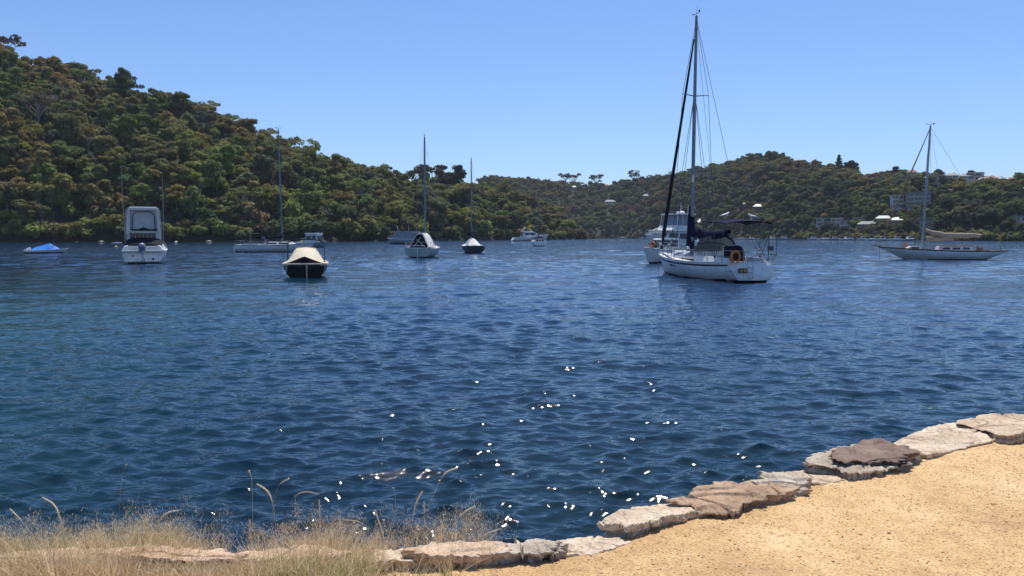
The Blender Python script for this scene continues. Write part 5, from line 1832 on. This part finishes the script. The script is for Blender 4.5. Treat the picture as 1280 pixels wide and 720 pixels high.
# --- white sport cruiser with the outboard, stern to viewer
def cruiser():
    p = place(183, 330)
    r = empty('cabin_cruiser', (p.x - 1.5, p.y + 3.1, 0), R(112), 'white cabin cruiser with a tilted outboard and two long outriggers, stern towards the viewer', 'motorboat')
    L, B = 7.4, 3.25
    h, sh = hull_mesh(L, B, 1.05, 1.6, .4, tw=.9, rake_b=1.0, mats=('gel', 'anti', 'anti'), boot=.18, parent=r, keelrise_s=.8)
    deck_mesh(sh, 'deck', r, .04, rail=.07)
    xs = sh[0][0]
    b = MB()
    for s in (1, -1): b.hexa([(xs - .1, s * 1.0, 1.0), (xs + 3, s * 1.15, 1.05), (xs + 3, s * 1.58, 1.05), (xs - .1, s * 1.5, 1.0)], [(xs + .1, s * 1.0, 1.45), (xs + 3, s * 1.15, 1.6), (xs + 3, s * 1.42, 1.6), (xs + .1, s * 1.3, 1.45)])
    b.box((xs + .35, 0, 1.22), (.5, 2.4, .42)); b.build('cockpit_side', M_['gel'], r, False, .06)
    b = MB(); b.box((xs - .02, 0, .95), (.35, 2.9, .12)); b.build('rub_rail', M_['grey'], r, False, .03)
    # dark canvas over the cockpit back
    cover_mesh(r, [(xs + .7, 1.3, 1.42, 1.62), (xs + 1.4, 1.42, 1.6, 1.96), (xs + 2.25, 1.46, 1.68, 2.12)], 'darkcanvas', 'cockpit_cover', pw=(4, 5, 6))
    ca = cabin(r, xs + 2.3, xs + 5.6, 1.40, .8, 1.15, 2.65, 'gel', .1, 1.3, .18, win=((.05, .4), (.45, .8)), wv=(.5, .86), front=True, back=False, name='wheelhouse')
    b = MB(); b.box((xs + 2.28, .1, 2.2), (.05, 1.9, .55)); b.build('bulkhead_door', M_['glass'], ca)
    b = MB()
    for k in range(5): b.box((xs + 2.22, -.55 + k * .3, 2.1), (.04, .05, .45))
    b.build('door_louvre', M_['grey'], ca)
    # hardtop on frames with clear curtains
    b = MB(); b.hexa([(xs + 1.9, -1.25, 4.36), (xs + 4.4, -1.1, 4.42), (xs + 4.4, 1.1, 4.42), (xs + 1.9, 1.25, 4.36)], [(xs + 1.95, -1.1, 4.62), (xs + 4.3, -.95, 4.62), (xs + 4.3, .95, 4.62), (xs + 1.95, 1.1, 4.62)]); ht = b.build('hardtop', M_['gel'], r, False, .12)
    b = MB()
    for s in (1, -1):
        b.tube([(xs + 2.0, 1.22 * s, 4.4), (xs + 2.2, 1.32 * s, 2.0)], .045, n=6); b.tube([(xs + 4.2, 1.0 * s, 4.4), (xs + 4.8, 1.05 * s, 2.5)], .04, n=6)
        b.tube([(xs + 2.02, 1.2 * s, 4.1), (xs + 2.02, .75 * s, 4.35)], .03, n=5)
    b.build('hardtop_frame', M_['steel'], ht, True)
    b = MB(); b.hexa([(xs + 2.2, -1.04, 2.75), (xs + 2.25, -1.04, 2.75), (xs + 2.25, 1.04, 2.75), (xs + 2.2, 1.04, 2.75)], [(xs + 2.2, -.95, 4.3), (xs + 2.25, -.95, 4.3), (xs + 2.25, .95, 4.3), (xs + 2.2, .95, 4.3)])
    b.build('clear_curtain', M_['vinyl'], ht)
    for s in (1, -1):
        b = MB(); b.hexa([(xs + 2.05, s * 1.29, 2.45), (xs + 4.7, s * 1.12, 2.65), (xs + 4.7, s * 1.08, 2.65), (xs + 2.05, s * 1.25, 2.45)], [(xs + 2.05, s * 1.19, 4.35), (xs + 4.1, s * 1.02, 4.38), (xs + 4.1, s * .98, 4.38), (xs + 2.05, s * 1.15, 4.35)]); b.build('side_curtain', M_['vinyl'], ht)
        b = MB(); b.hexa([(xs + 2.0, s * 1.28, 2.4), (xs + 2.04, s * 1.28, 2.4), (xs + 2.04, s * 1.04, 2.4), (xs + 2.0, s * 1.04, 2.4)], [(xs + 2.0, s * 1.18, 4.35), (xs + 2.04, s * 1.18, 4.35), (xs + 2.04, s * .96, 4.35), (xs + 2.0, s * .96, 4.35)]); b.build('corner_curtain', M_['whitecanvas'], ht)
    b = MB(); b.box((xs + 2.16, 0, 2.75), (.05, 2.0, .09)); b.tube([(xs + 2.15, -.85, 2.8), (xs + 2.15, -.80, 3.9), (xs + 2.15, -.55, 4.2), (xs + 2.15, .55, 4.2), (xs + 2.15, .80, 3.9), (xs + 2.15, .85, 2.8)], .03, n=5); b.tube([(xs + 2.1, -.4, 2.72), (xs + 2.1, 0, 2.9), (xs + 2.1, .4, 2.72)], .06, n=6); b.build('curtain_trim', M_['darkcanvas'], ht)
    for s, dz in ((1, 8.0), (-1, 7.4)):
        b = MB(); b.tube([(xs + 2.6, 1.42 * s, 1.7), (xs + 2.4, 1.48 * s, 4.5), (xs + 2.2, 1.52 * s, dz)], [.028, .020, .010], n=6); b.build('outrigger', M_['steel'], r, True)
        b = MB(); b.tube([(xs + 1.2, 1.5 * s, 1.5), (xs + 1.0, 1.75 * s, 1.25)], .04, n=6); b.build('rod_holder', M_['steel'], r)
    # outboard tilted up
    o = empty('outboard', (0, 0, 0)); bpy.data.objects.remove(o)
    b = MB(); b.ball((xs - .55, 0.0, 1.38), (.42, .28, .34), n=16); b.tube([(xs - .45, 0, 1.55), (xs - .62, 0, 1.05)], [.22, .26], n=10); ob = b.build('outboard_motor', M_['motor'], r, True)
    b = MB(); b.tube([(xs - .55, -.03, 1.15), (xs - .78, -.08, .7), (xs - .92, -.12, .32)], [.16, .12, .08], n=8); b.box((xs - .93, -.12, .34), (.4, .05, .26)); b.build('outboard_leg', M_['grey'], ob, True)
    b = MB()
    for k in range(3):
        a = k * 2.1; b.ball((xs - 1.1, -.12 + .11 * math.cos(a), .34 + .11 * math.sin(a)), (.02, .08, .08), n=8)
    b.build('propeller', M_['steel'], ob, True)
    b = MB(); b.tube([(xs - .02, -.75, .4), (xs - .06, -.75, .4)], .09, n=10); b.tube([(xs - .02, .7, .65), (xs - .06, .7, .65)], .06, n=10); b.build('drain_fitting', M_['black'], r)
    b = MB(); b.box((xs - .35, 0, .26), (.5, 2.6, .07)); b.build('swim_platform', M_['white'], r, False, .02)
    b = MB(); b.tube([(xs + 1.0, 1.55, 1.7), (xs + 1.0, 2.0, 1.7)], .05, n=6); b.box((xs + .9, 1.9, 1.68), (.3, .7, .05)); b.build('bait_board', M_['white'], r)
    rails(r, sh, xs + 3.5, xs + 6.9, .5, 4, r=.02)


cruiser()


# --- dinghy with the blue cover
def dinghy():
    p = place(59, 316.5)
    r = empty('sailing_dinghy', (p.x, p.y, 0), R(12), 'small white sailing dinghy under a bright blue cover', 'dinghy')
    h, sh = hull_mesh(5.2, 1.8, .38, .62, .15, tw=.6, rake_b=.7, mats=('white', 'anti', 'navy'), boot=.12, parent=r)
    deck_mesh(sh, 'white', r, .05, rail=.03)
    cover_mesh(r, [(-1.9, .35, .42, .50), (-1.3, .72, .44, .80), (-.2, .78, .46, 1.12), (.35, .75, .48, 1.32), (.9, .6, .5, .98), (1.45, .45, .55, .65)], 'blue', 'boat_cover', pw=(1.2,) * 6)
    b = MB(); b.tube([(.85, 0, .6), (.9, 0, 4.2), (.8, 0, 8.4)], [.05, .045, .03], n=8); b.build('mast', M_['wire'], r, True)
    b = MB(); b.tube([(.8, 0, 8.2), (2.3, 0, .62)], .008, n=4)
    for s in (1, -1): b.tube([(.82, 0, 6.5), (.4, .8 * s, .45)], .008, n=4)
    b.build('rigging', M_['wire'], r)
    b = MB(); b.box((-2.15, .15, .62), (.3, .22, .3)); b.box((-2.3, -.2, .55), (.2, .2, .2)); b.build('stern_fitting', M_['white'], r, False, .03)
    b = MB(); b.box((-2.65, 0, .2), (.08, .05, .7)); b.build('rudder', M_['grey'], r)


dinghy()
b = empty('pole', at_y(52, 300, 292) * 1.0, 0, 'thin bent pole at the foot of the slope left of the dinghy mast', 'pole')
b.location.z = 0
q = MB(); q.tube([(0, 0, -1), (.1, 0, 11), (.4, 0, 15), (1.6, 0, 18.2), (3.0, 0, 18.6)], [.16, .13, .11, .09, .07], n=6); q.build('post', M_['wire'], b, True)


# --- hardtop motorboat behind the white sloop
def hardtop():
    p = place(391, 309)
    r = empty('motorboat', (p.x, p.y, 0), R(-28), 'blue grey motorboat with a white roofed cabin half hidden behind the cream covered launch', 'motorboat')
    h, sh = hull_mesh(7.4, 2.8, .95, 1.25, .3, tw=.85, rake_b=.8, mats=('bluegrey', 'anti', 'anti'), parent=r, boot=.12)
    deck_mesh(sh, 'deck', r, .04, rail=.06)
    ca = cabin(r, -1.0, 2.3, 1.15, .95, 1.0, 2.55, 'gel', .05, .55, .1, win=((.08, .48), (.54, .92)), wv=(.45, .88), front=True, back=True)
    b = MB(); b.box((.35, 0, 2.74), (3.0, 2.3, .36)); b.build('roof', M_['white'], ca, False, .1)
    rails(r, sh, -3.4, -1.2, .75, 4, m='steel', r=.022)
    b = MB(); b.box((-2.4, 0, 1.2), (1.1, .9, .5)); b.build('engine_box', M_['wallcream'], r, False, .05)
    b = MB(); b.tube([(-2.8, .6, 1.7), (-.9, .6, 1.75)], .04, n=5); b.tube([(-2.8, -.6, 1.7), (-.9, -.6, 1.75)], .04, n=5); b.box((-1.8, 0, 1.78), (1.4, 1.3, .07)); b.build('work_rack', M_['steel'], r)


hardtop()


def greyboat():
    p = place(506, 305)
    r = empty('cabin_cruiser', (p.x, p.y, 0), R(174), 'boxy grey cabin cruiser lying behind the tented sloop', 'motorboat')
    h, sh = hull_mesh(10.2, 3.2, 1.3, 1.7, .3, tw=.9, rake_b=.7, mats=('bluegrey', 'anti', 'anti'), parent=r, boot=.3, full=.55)
    deck_mesh(sh, 'bluegrey', r, .04, rail=.08)
    ca = cabin(r, -4.2, 3.4, 1.3, 1.2, 1.35, 3.5, 'bluegrey', .1, .6, .12, win=((.04, .30), (.34, .62), (.66, .94)), wv=(.25, .86), front=True, wm='clear')
    b = MB(); b.box((-.5, 0, 3.6), (7.6, 2.9, .18)); b.build('roof', M_['grey'], ca, False, .04)
    b = MB(); b.tube([(2.0, 0, 3.6), (2.0, 0, 5.2)], .05, n=5); b.tube([(2.0, 0, 4.4), (2.5, 0, 5.4)], .05, n=5); b.build('roof_antenna', M_['white'], ca)
    b = MB(); b.tube([(-1.2, 0, 3.6), (-1.2, 0, 5.6)], .03, n=5); b.build('whip_antenna', M_['white'], ca)
    rails(r, sh, 2.9, 4.7, .8, 3, r=.03)


greyboat()


def motoryacht():
    p = place(664, 301.2)
    r = empty('motor_yacht', (p.x, p.y, 0), R(14), 'sleek white motor yacht with raked dark windows lying below the headland', 'motor yacht')
    L, B = 17.5, 4.8
    h, sh = hull_mesh(L, B, 1.7, 3.2, .6, tw=.88, rake_b=2.0, rake_s=-1.2, mats=('gel', 'anti', 'anti'), parent=r, boot=.3)
    deck_mesh(sh, 'gel', r, .06, rail=.1)
    ca = cabin(r, -5.2, 5.2, 1.9, 1.2, 2.1, 4.3, 'gel', 1.6, 4.0, .3, win=((.10, .40), (.44, .85)), wv=(.35, .80), front=True, back=True, bevel=.12)
    b = MB(); b.hexa([(-4.6, -1.7, 4.2), (1.5, -1.2, 4.3), (1.5, 1.2, 4.3), (-4.6, 1.7, 4.2)], [(-4.9, -1.6, 4.9), (.0, -1.0, 4.7), (0, 1.0, 4.7), (-4.9, 1.6, 4.9)]); b.build('flybridge', M_['gel'], r, False, .1)
    b = MB()
    for s in (1, -1): b.tube([(-4.4, 1.4 * s, 4.7), (-3.4, 1.1 * s, 5.9)], .12, n=6)
    b.box((-3.4, 0, 5.95), (.7, 2.3, .16)); b.ball((-3.4, .5, 6.2), (.35, .35, .25)); b.ball((-3.2, -.6, 6.15), .25); b.build('radar_arch', M_['gel'], r)
    b = MB(); b.hexa([(-8.9, -2.0, .3), (-7.2, -2.0, .3), (-7.2, 2.0, .3), (-8.9, 2.0, .3)], [(-8.9, -2.0, .5), (-7.6, -2.0, 1.7), (-7.6, 2.0, 1.7), (-8.9, 2.0, .5)]); b.build('stern_steps', M_['gel'], r, False, .05)
    w = MB()
    for s in (1, -1):
        y, z = sheer_at(sh, 1.0); w.box((.5, s * (y * .97), z * .6), (5.0, .06, .32), rz=-s * .03)
    w.build('hull_window', M_['glass'], r)
    rails(r, sh, 0, 7.8, .8, 6, r=.03)


motoryacht()


def flybridge():
    # bow to the left, most of it behind the big sloop
    bow = at_y(807, 290, 88); st = at_y(905, 290, 97)
    c = (bow + st) / 2
    ang = math.atan2(bow.y - st.y, bow.x - st.x)
    r = empty('flybridge_cruiser', (c.x, c.y, 0), ang, 'tall white flybridge cruiser with clear curtains behind the bow of the big sloop', 'motor yacht')
    L, B = (bow - st).length, 3.9
    h, sh = hull_mesh(L, B, 1.4, 2.35, .5, tw=.9, rake_b=1.3, mats=('gel', 'anti', 'navy'), boot=.2, parent=r, full=.5)
    deck_mesh(sh, 'gel', r, .05, rail=.09)
    xb = sh[-1][0]; x0 = xb - 7.6
    ca = cabin(r, x0, xb - 1.9, 1.6, 1.2, 1.5, 2.75, 'gel', .05, .8, .12, win=((.05, .28), (.33, .60), (.65, .93)), wv=(.15, .85), front=True, name='saloon')
    b = MB(); b.box((x0 + 2.6, 0, 2.86), (5.6, 3.2, .16)); b.build('saloon_roof', M_['gel'], ca, False, .04)
    b = MB(); b.hexa([(x0 + .4, -1.4, 2.9), (x0 + 4.4, -1.2, 2.9), (x0 + 4.4, 1.2, 2.9), (x0 + .4, 1.4, 2.9)], [(x0 + .4, -1.4, 3.5), (x0 + 3.9, -1.15, 3.5), (x0 + 3.9, 1.15, 3.5), (x0 + .4, 1.4, 3.5)]); fb = b.build('flybridge', M_['gel'], r, False, .05)
    cabin(fb, x0 + .5, x0 + 3.8, 1.3, 1.1, 3.5, 4.75, 'clear', .1, .7, .12, win=(), name='curtain')
    b = MB(); b.box((x0 + 1.9, 0, 4.83), (3.3, 2.7, .14)); ht = b.build('hardtop', M_['gel'], fb, False, .04)
    b = MB(); b.ball((x0 + 1.6, .3, 5.05), (.35, .35, .2)); b.ball((x0 + 2.6, .5, 5.0), .16); b.tube([(x0 + 1.0, -.4, 4.9), (x0 + .9, -.4, 6.3)], .03, n=5); b.tube([(x0 + .7, .5, 4.9), (x0 + .6, .5, 6.0)], .03, n=5); b.build('radar_dome', M_['white'], fb, True)
    b = MB()
    for s in (1, -1):
        for k in range(4): b.tube([(x0 + .6 + k, 1.32 * s, 3.5), (x0 + .7 + k * .9, 1.2 * s, 4.78)], .035, n=5)
        b.tube([(x0 + 3.0, 1.4 * s, 3.4), (x0 + 5.0, 1.2 * s, 2.95)], .04, n=5)
    b.build('curtain_frame', M_['white'], fb)
    b = MB(); b.hexa([(xb - 3.1, -1.0, 2.2), (xb - .6, -.45, 2.35), (xb - .6, .45, 2.35), (xb - 3.1, 1.0, 2.2)], [(xb - 3.0, -.9, 2.75), (xb - .7, -.4, 2.72), (xb - .7, .4, 2.72), (xb - 3.0, .9, 2.75)]); b.build('foredeck_locker', M_['deck'], r, False, .12)
    rails(r, sh, xb - 3.6, xb - .3, .7, 4, r=.03)

    # the low runabout between it and the sloop
    bow = at_y(811, 315, 62); st = at_y(862, 315, 66.5)
    c = (bow + st) / 2; ang = math.atan2(bow.y - st.y, bow.x - st.x)
    r = empty('motor_cruiser', (c.x, c.y, 0), ang, 'low white motor cruiser with an orange lifebuoy on its bow rail beyond the big sloop', 'motorboat')
    L = (bow - st).length + 1.5
    h, sh = hull_mesh(L, 2.2, .95, 1.28, .3, tw=.85, rake_b=.8, mats=('gel', 'anti', 'anti'), parent=r, boot=.12)
    deck_mesh(sh, 'gel', r, .05, rail=.06)
    xb = sh[-1][0]
    cabin(r, xb - 4.1, xb - 1.2, .85, .55, 1.05, 2.05, 'gel', .05, .9, .12, win=((.08, .45), (.52, .9)), wv=(.3, .85), front=True)
    pulpit(r, sh, xb - .05, .7, 1.2, r=.025)
    b = MB(); b.tube([(xb - .75 + .04 * math.cos(a), .36 + .2 * math.cos(a), 1.55 + .2 * math.sin(a)) for a in np.linspace(0, 2 * PI, 14)], .07, n=6); b.build('lifebuoy', M_['orange'], r, True)
    rails(r, sh, -L * .3, xb - 1.4, .65, 4, r=.02)


flybridge()

# --- sea haze: one even body of air
def haze():
    m = bpy.data.materials.new('haze'); m.use_nodes = True; nt = m.node_tree
    nt.nodes.remove(nt.nodes['Principled BSDF'])
    v = nt.nodes.new('ShaderNodeVolumePrincipled'); v.inputs['Color'].default_value = (.80, .88, 1, 1); v.inputs['Density'].default_value = HAZE_D; v.inputs['Anisotropy'].default_value = 0.0
    nt.links.new(v.outputs[0], nt.nodes['Material Output'].inputs['Volume'])
    b = MB(); b.box((0, 0, 100), (5200, 5200, 206)); o = b.build('haze', m)
    tag(o, 'thin summer haze over the harbour softening the far hill', 'haze', kind='stuff')


haze()

# --- far moored boats along the far shore
def small_motor(px, py, L, heading, label, hull='gel', cab='gel'):
    p = place(px, py); p = Vector((p.x, p.y, 0))
    r = empty('small_motorboat', p, heading, label, 'motorboat', 'small boats moored along the far shore')
    h, sh = hull_mesh(L, L * .33, .9, 1.3, .2, tw=.85, rake_b=.6, mats=(hull, 'anti', 'anti'), parent=r, ns=12)
    deck_mesh(sh, 'deck', r, .04, rail=.05)
    cabin(r, -L * .15, L * .22, L * .12, L * .09, .95, 2.1, cab, .05, .6, .1, win=((.1, .9),), front=True)


small_motor(741, 299.0, 6.0, R(170), 'tiny dark motorboat on the open water right of the headland tip', 'black', 'navy')
small_motor(778, 298.2, 9.0, R(5), 'tiny white motorboat below the far cove')
small_motor(803, 298.1, 7.0, R(175), 'tiny pale boat left of the flybridge cruiser far away')
FARB = [(926, 299.2, 8.5, 8.5, 'far sloop seen left under the navy bimini'), (941, 299.3, 9, 11, 'far sloop seen in the middle under the navy bimini'),
        (965, 299.3, 8, 0, 'low white far motorboat just right of the big sloop stern'), (980, 299.5, 10, 0, 'long white far motorboat right of the big sloop stern'),
        (1017, 299.8, 9, 0, 'white far cruiser below the waterside houses'), (1030, 299.9, 9, 10, 'far sloop with a bare mast below the waterside houses'),
        (1043, 299.9, 7, 0, 'small white far boat below the grey waterside house'), (1059, 300.1, 9, 0, 'pale far boat right of the waterside houses'),
        (1079, 300.2, 8, 0, 'far boat at the jetty below the brown houses'), (1090, 300.5, 7, 8, 'little far sloop left of the classic yacht bow'),
        (1103, 300.8, 8, 0, 'white far boat just behind the classic yacht bow'), (1121, 301, 8, 0, 'white far boat behind the classic yacht foredeck'),
        (1136, 301, 7, 0, 'small pale boat behind the classic yacht deck left of its mast')]
for i, (px_, py_, L, H, lab) in enumerate(FARB):
    hd = R([4, 172, 10, 178, 185, 20, -8][i % 7])
    if H: sloop(px_, py_, L, L * .32, .9, H + 2, hd, lab, simple=True, name='moored_sloop', group='small boats moored along the far shore')
    else: small_motor(px_, py_, L, hd, lab, 'gel' if i % 3 else 'bluegrey')

# --- buoys
def buoy(px, py, rad, m, label):
    p = place(px, py)
    b = MB(); b.ball((0, 0, rad * .35), rad, n=14); o = b.build('mooring_buoy', M_[m], None, True); o.location = p
    tag(o, label, 'buoy', 'mooring buoys')


buoy(145, 310, .32, 'yellow', 'small yellow mooring buoy left of the white cabin cruiser')
buoy(220, 303.6, .5, 'white', 'small white mooring buoy right of the white cabin cruiser near the shore')

# rocks at the foot of the left hill
g = random.Random(4)
for i, px_ in enumerate([97, 128, 222, 262, 333, 470, 562, 640]):
    y = float(np.interp(px_, HL.px, HL.sh)) - g.uniform(0, 2)
    x = (px_ - 640) / F * y
    b = MB(); rr = g.uniform(.35, .9)
    rows = []
    for a in np.linspace(0, PI, 7):
        rows.append([(rr * 1.5 * math.sin(a) * math.cos(q) * g.uniform(.75, 1.2), rr * math.sin(a) * math.sin(q) * g.uniform(.75, 1.2), rr * .6 * math.cos(a)) for q in np.linspace(0, 2 * PI, 10, endpoint=False)])
    b.grid(rows, 0, True); o = b.build('shore_rock', STONE['grey' if i % 2 else 'pale'], None, False, 0)
    o.location = (x, y, .15)
    tag(o, f'weathered boulder at the waterline {zone(px_)}', 'rock', 'boulders at the foot of the headland')
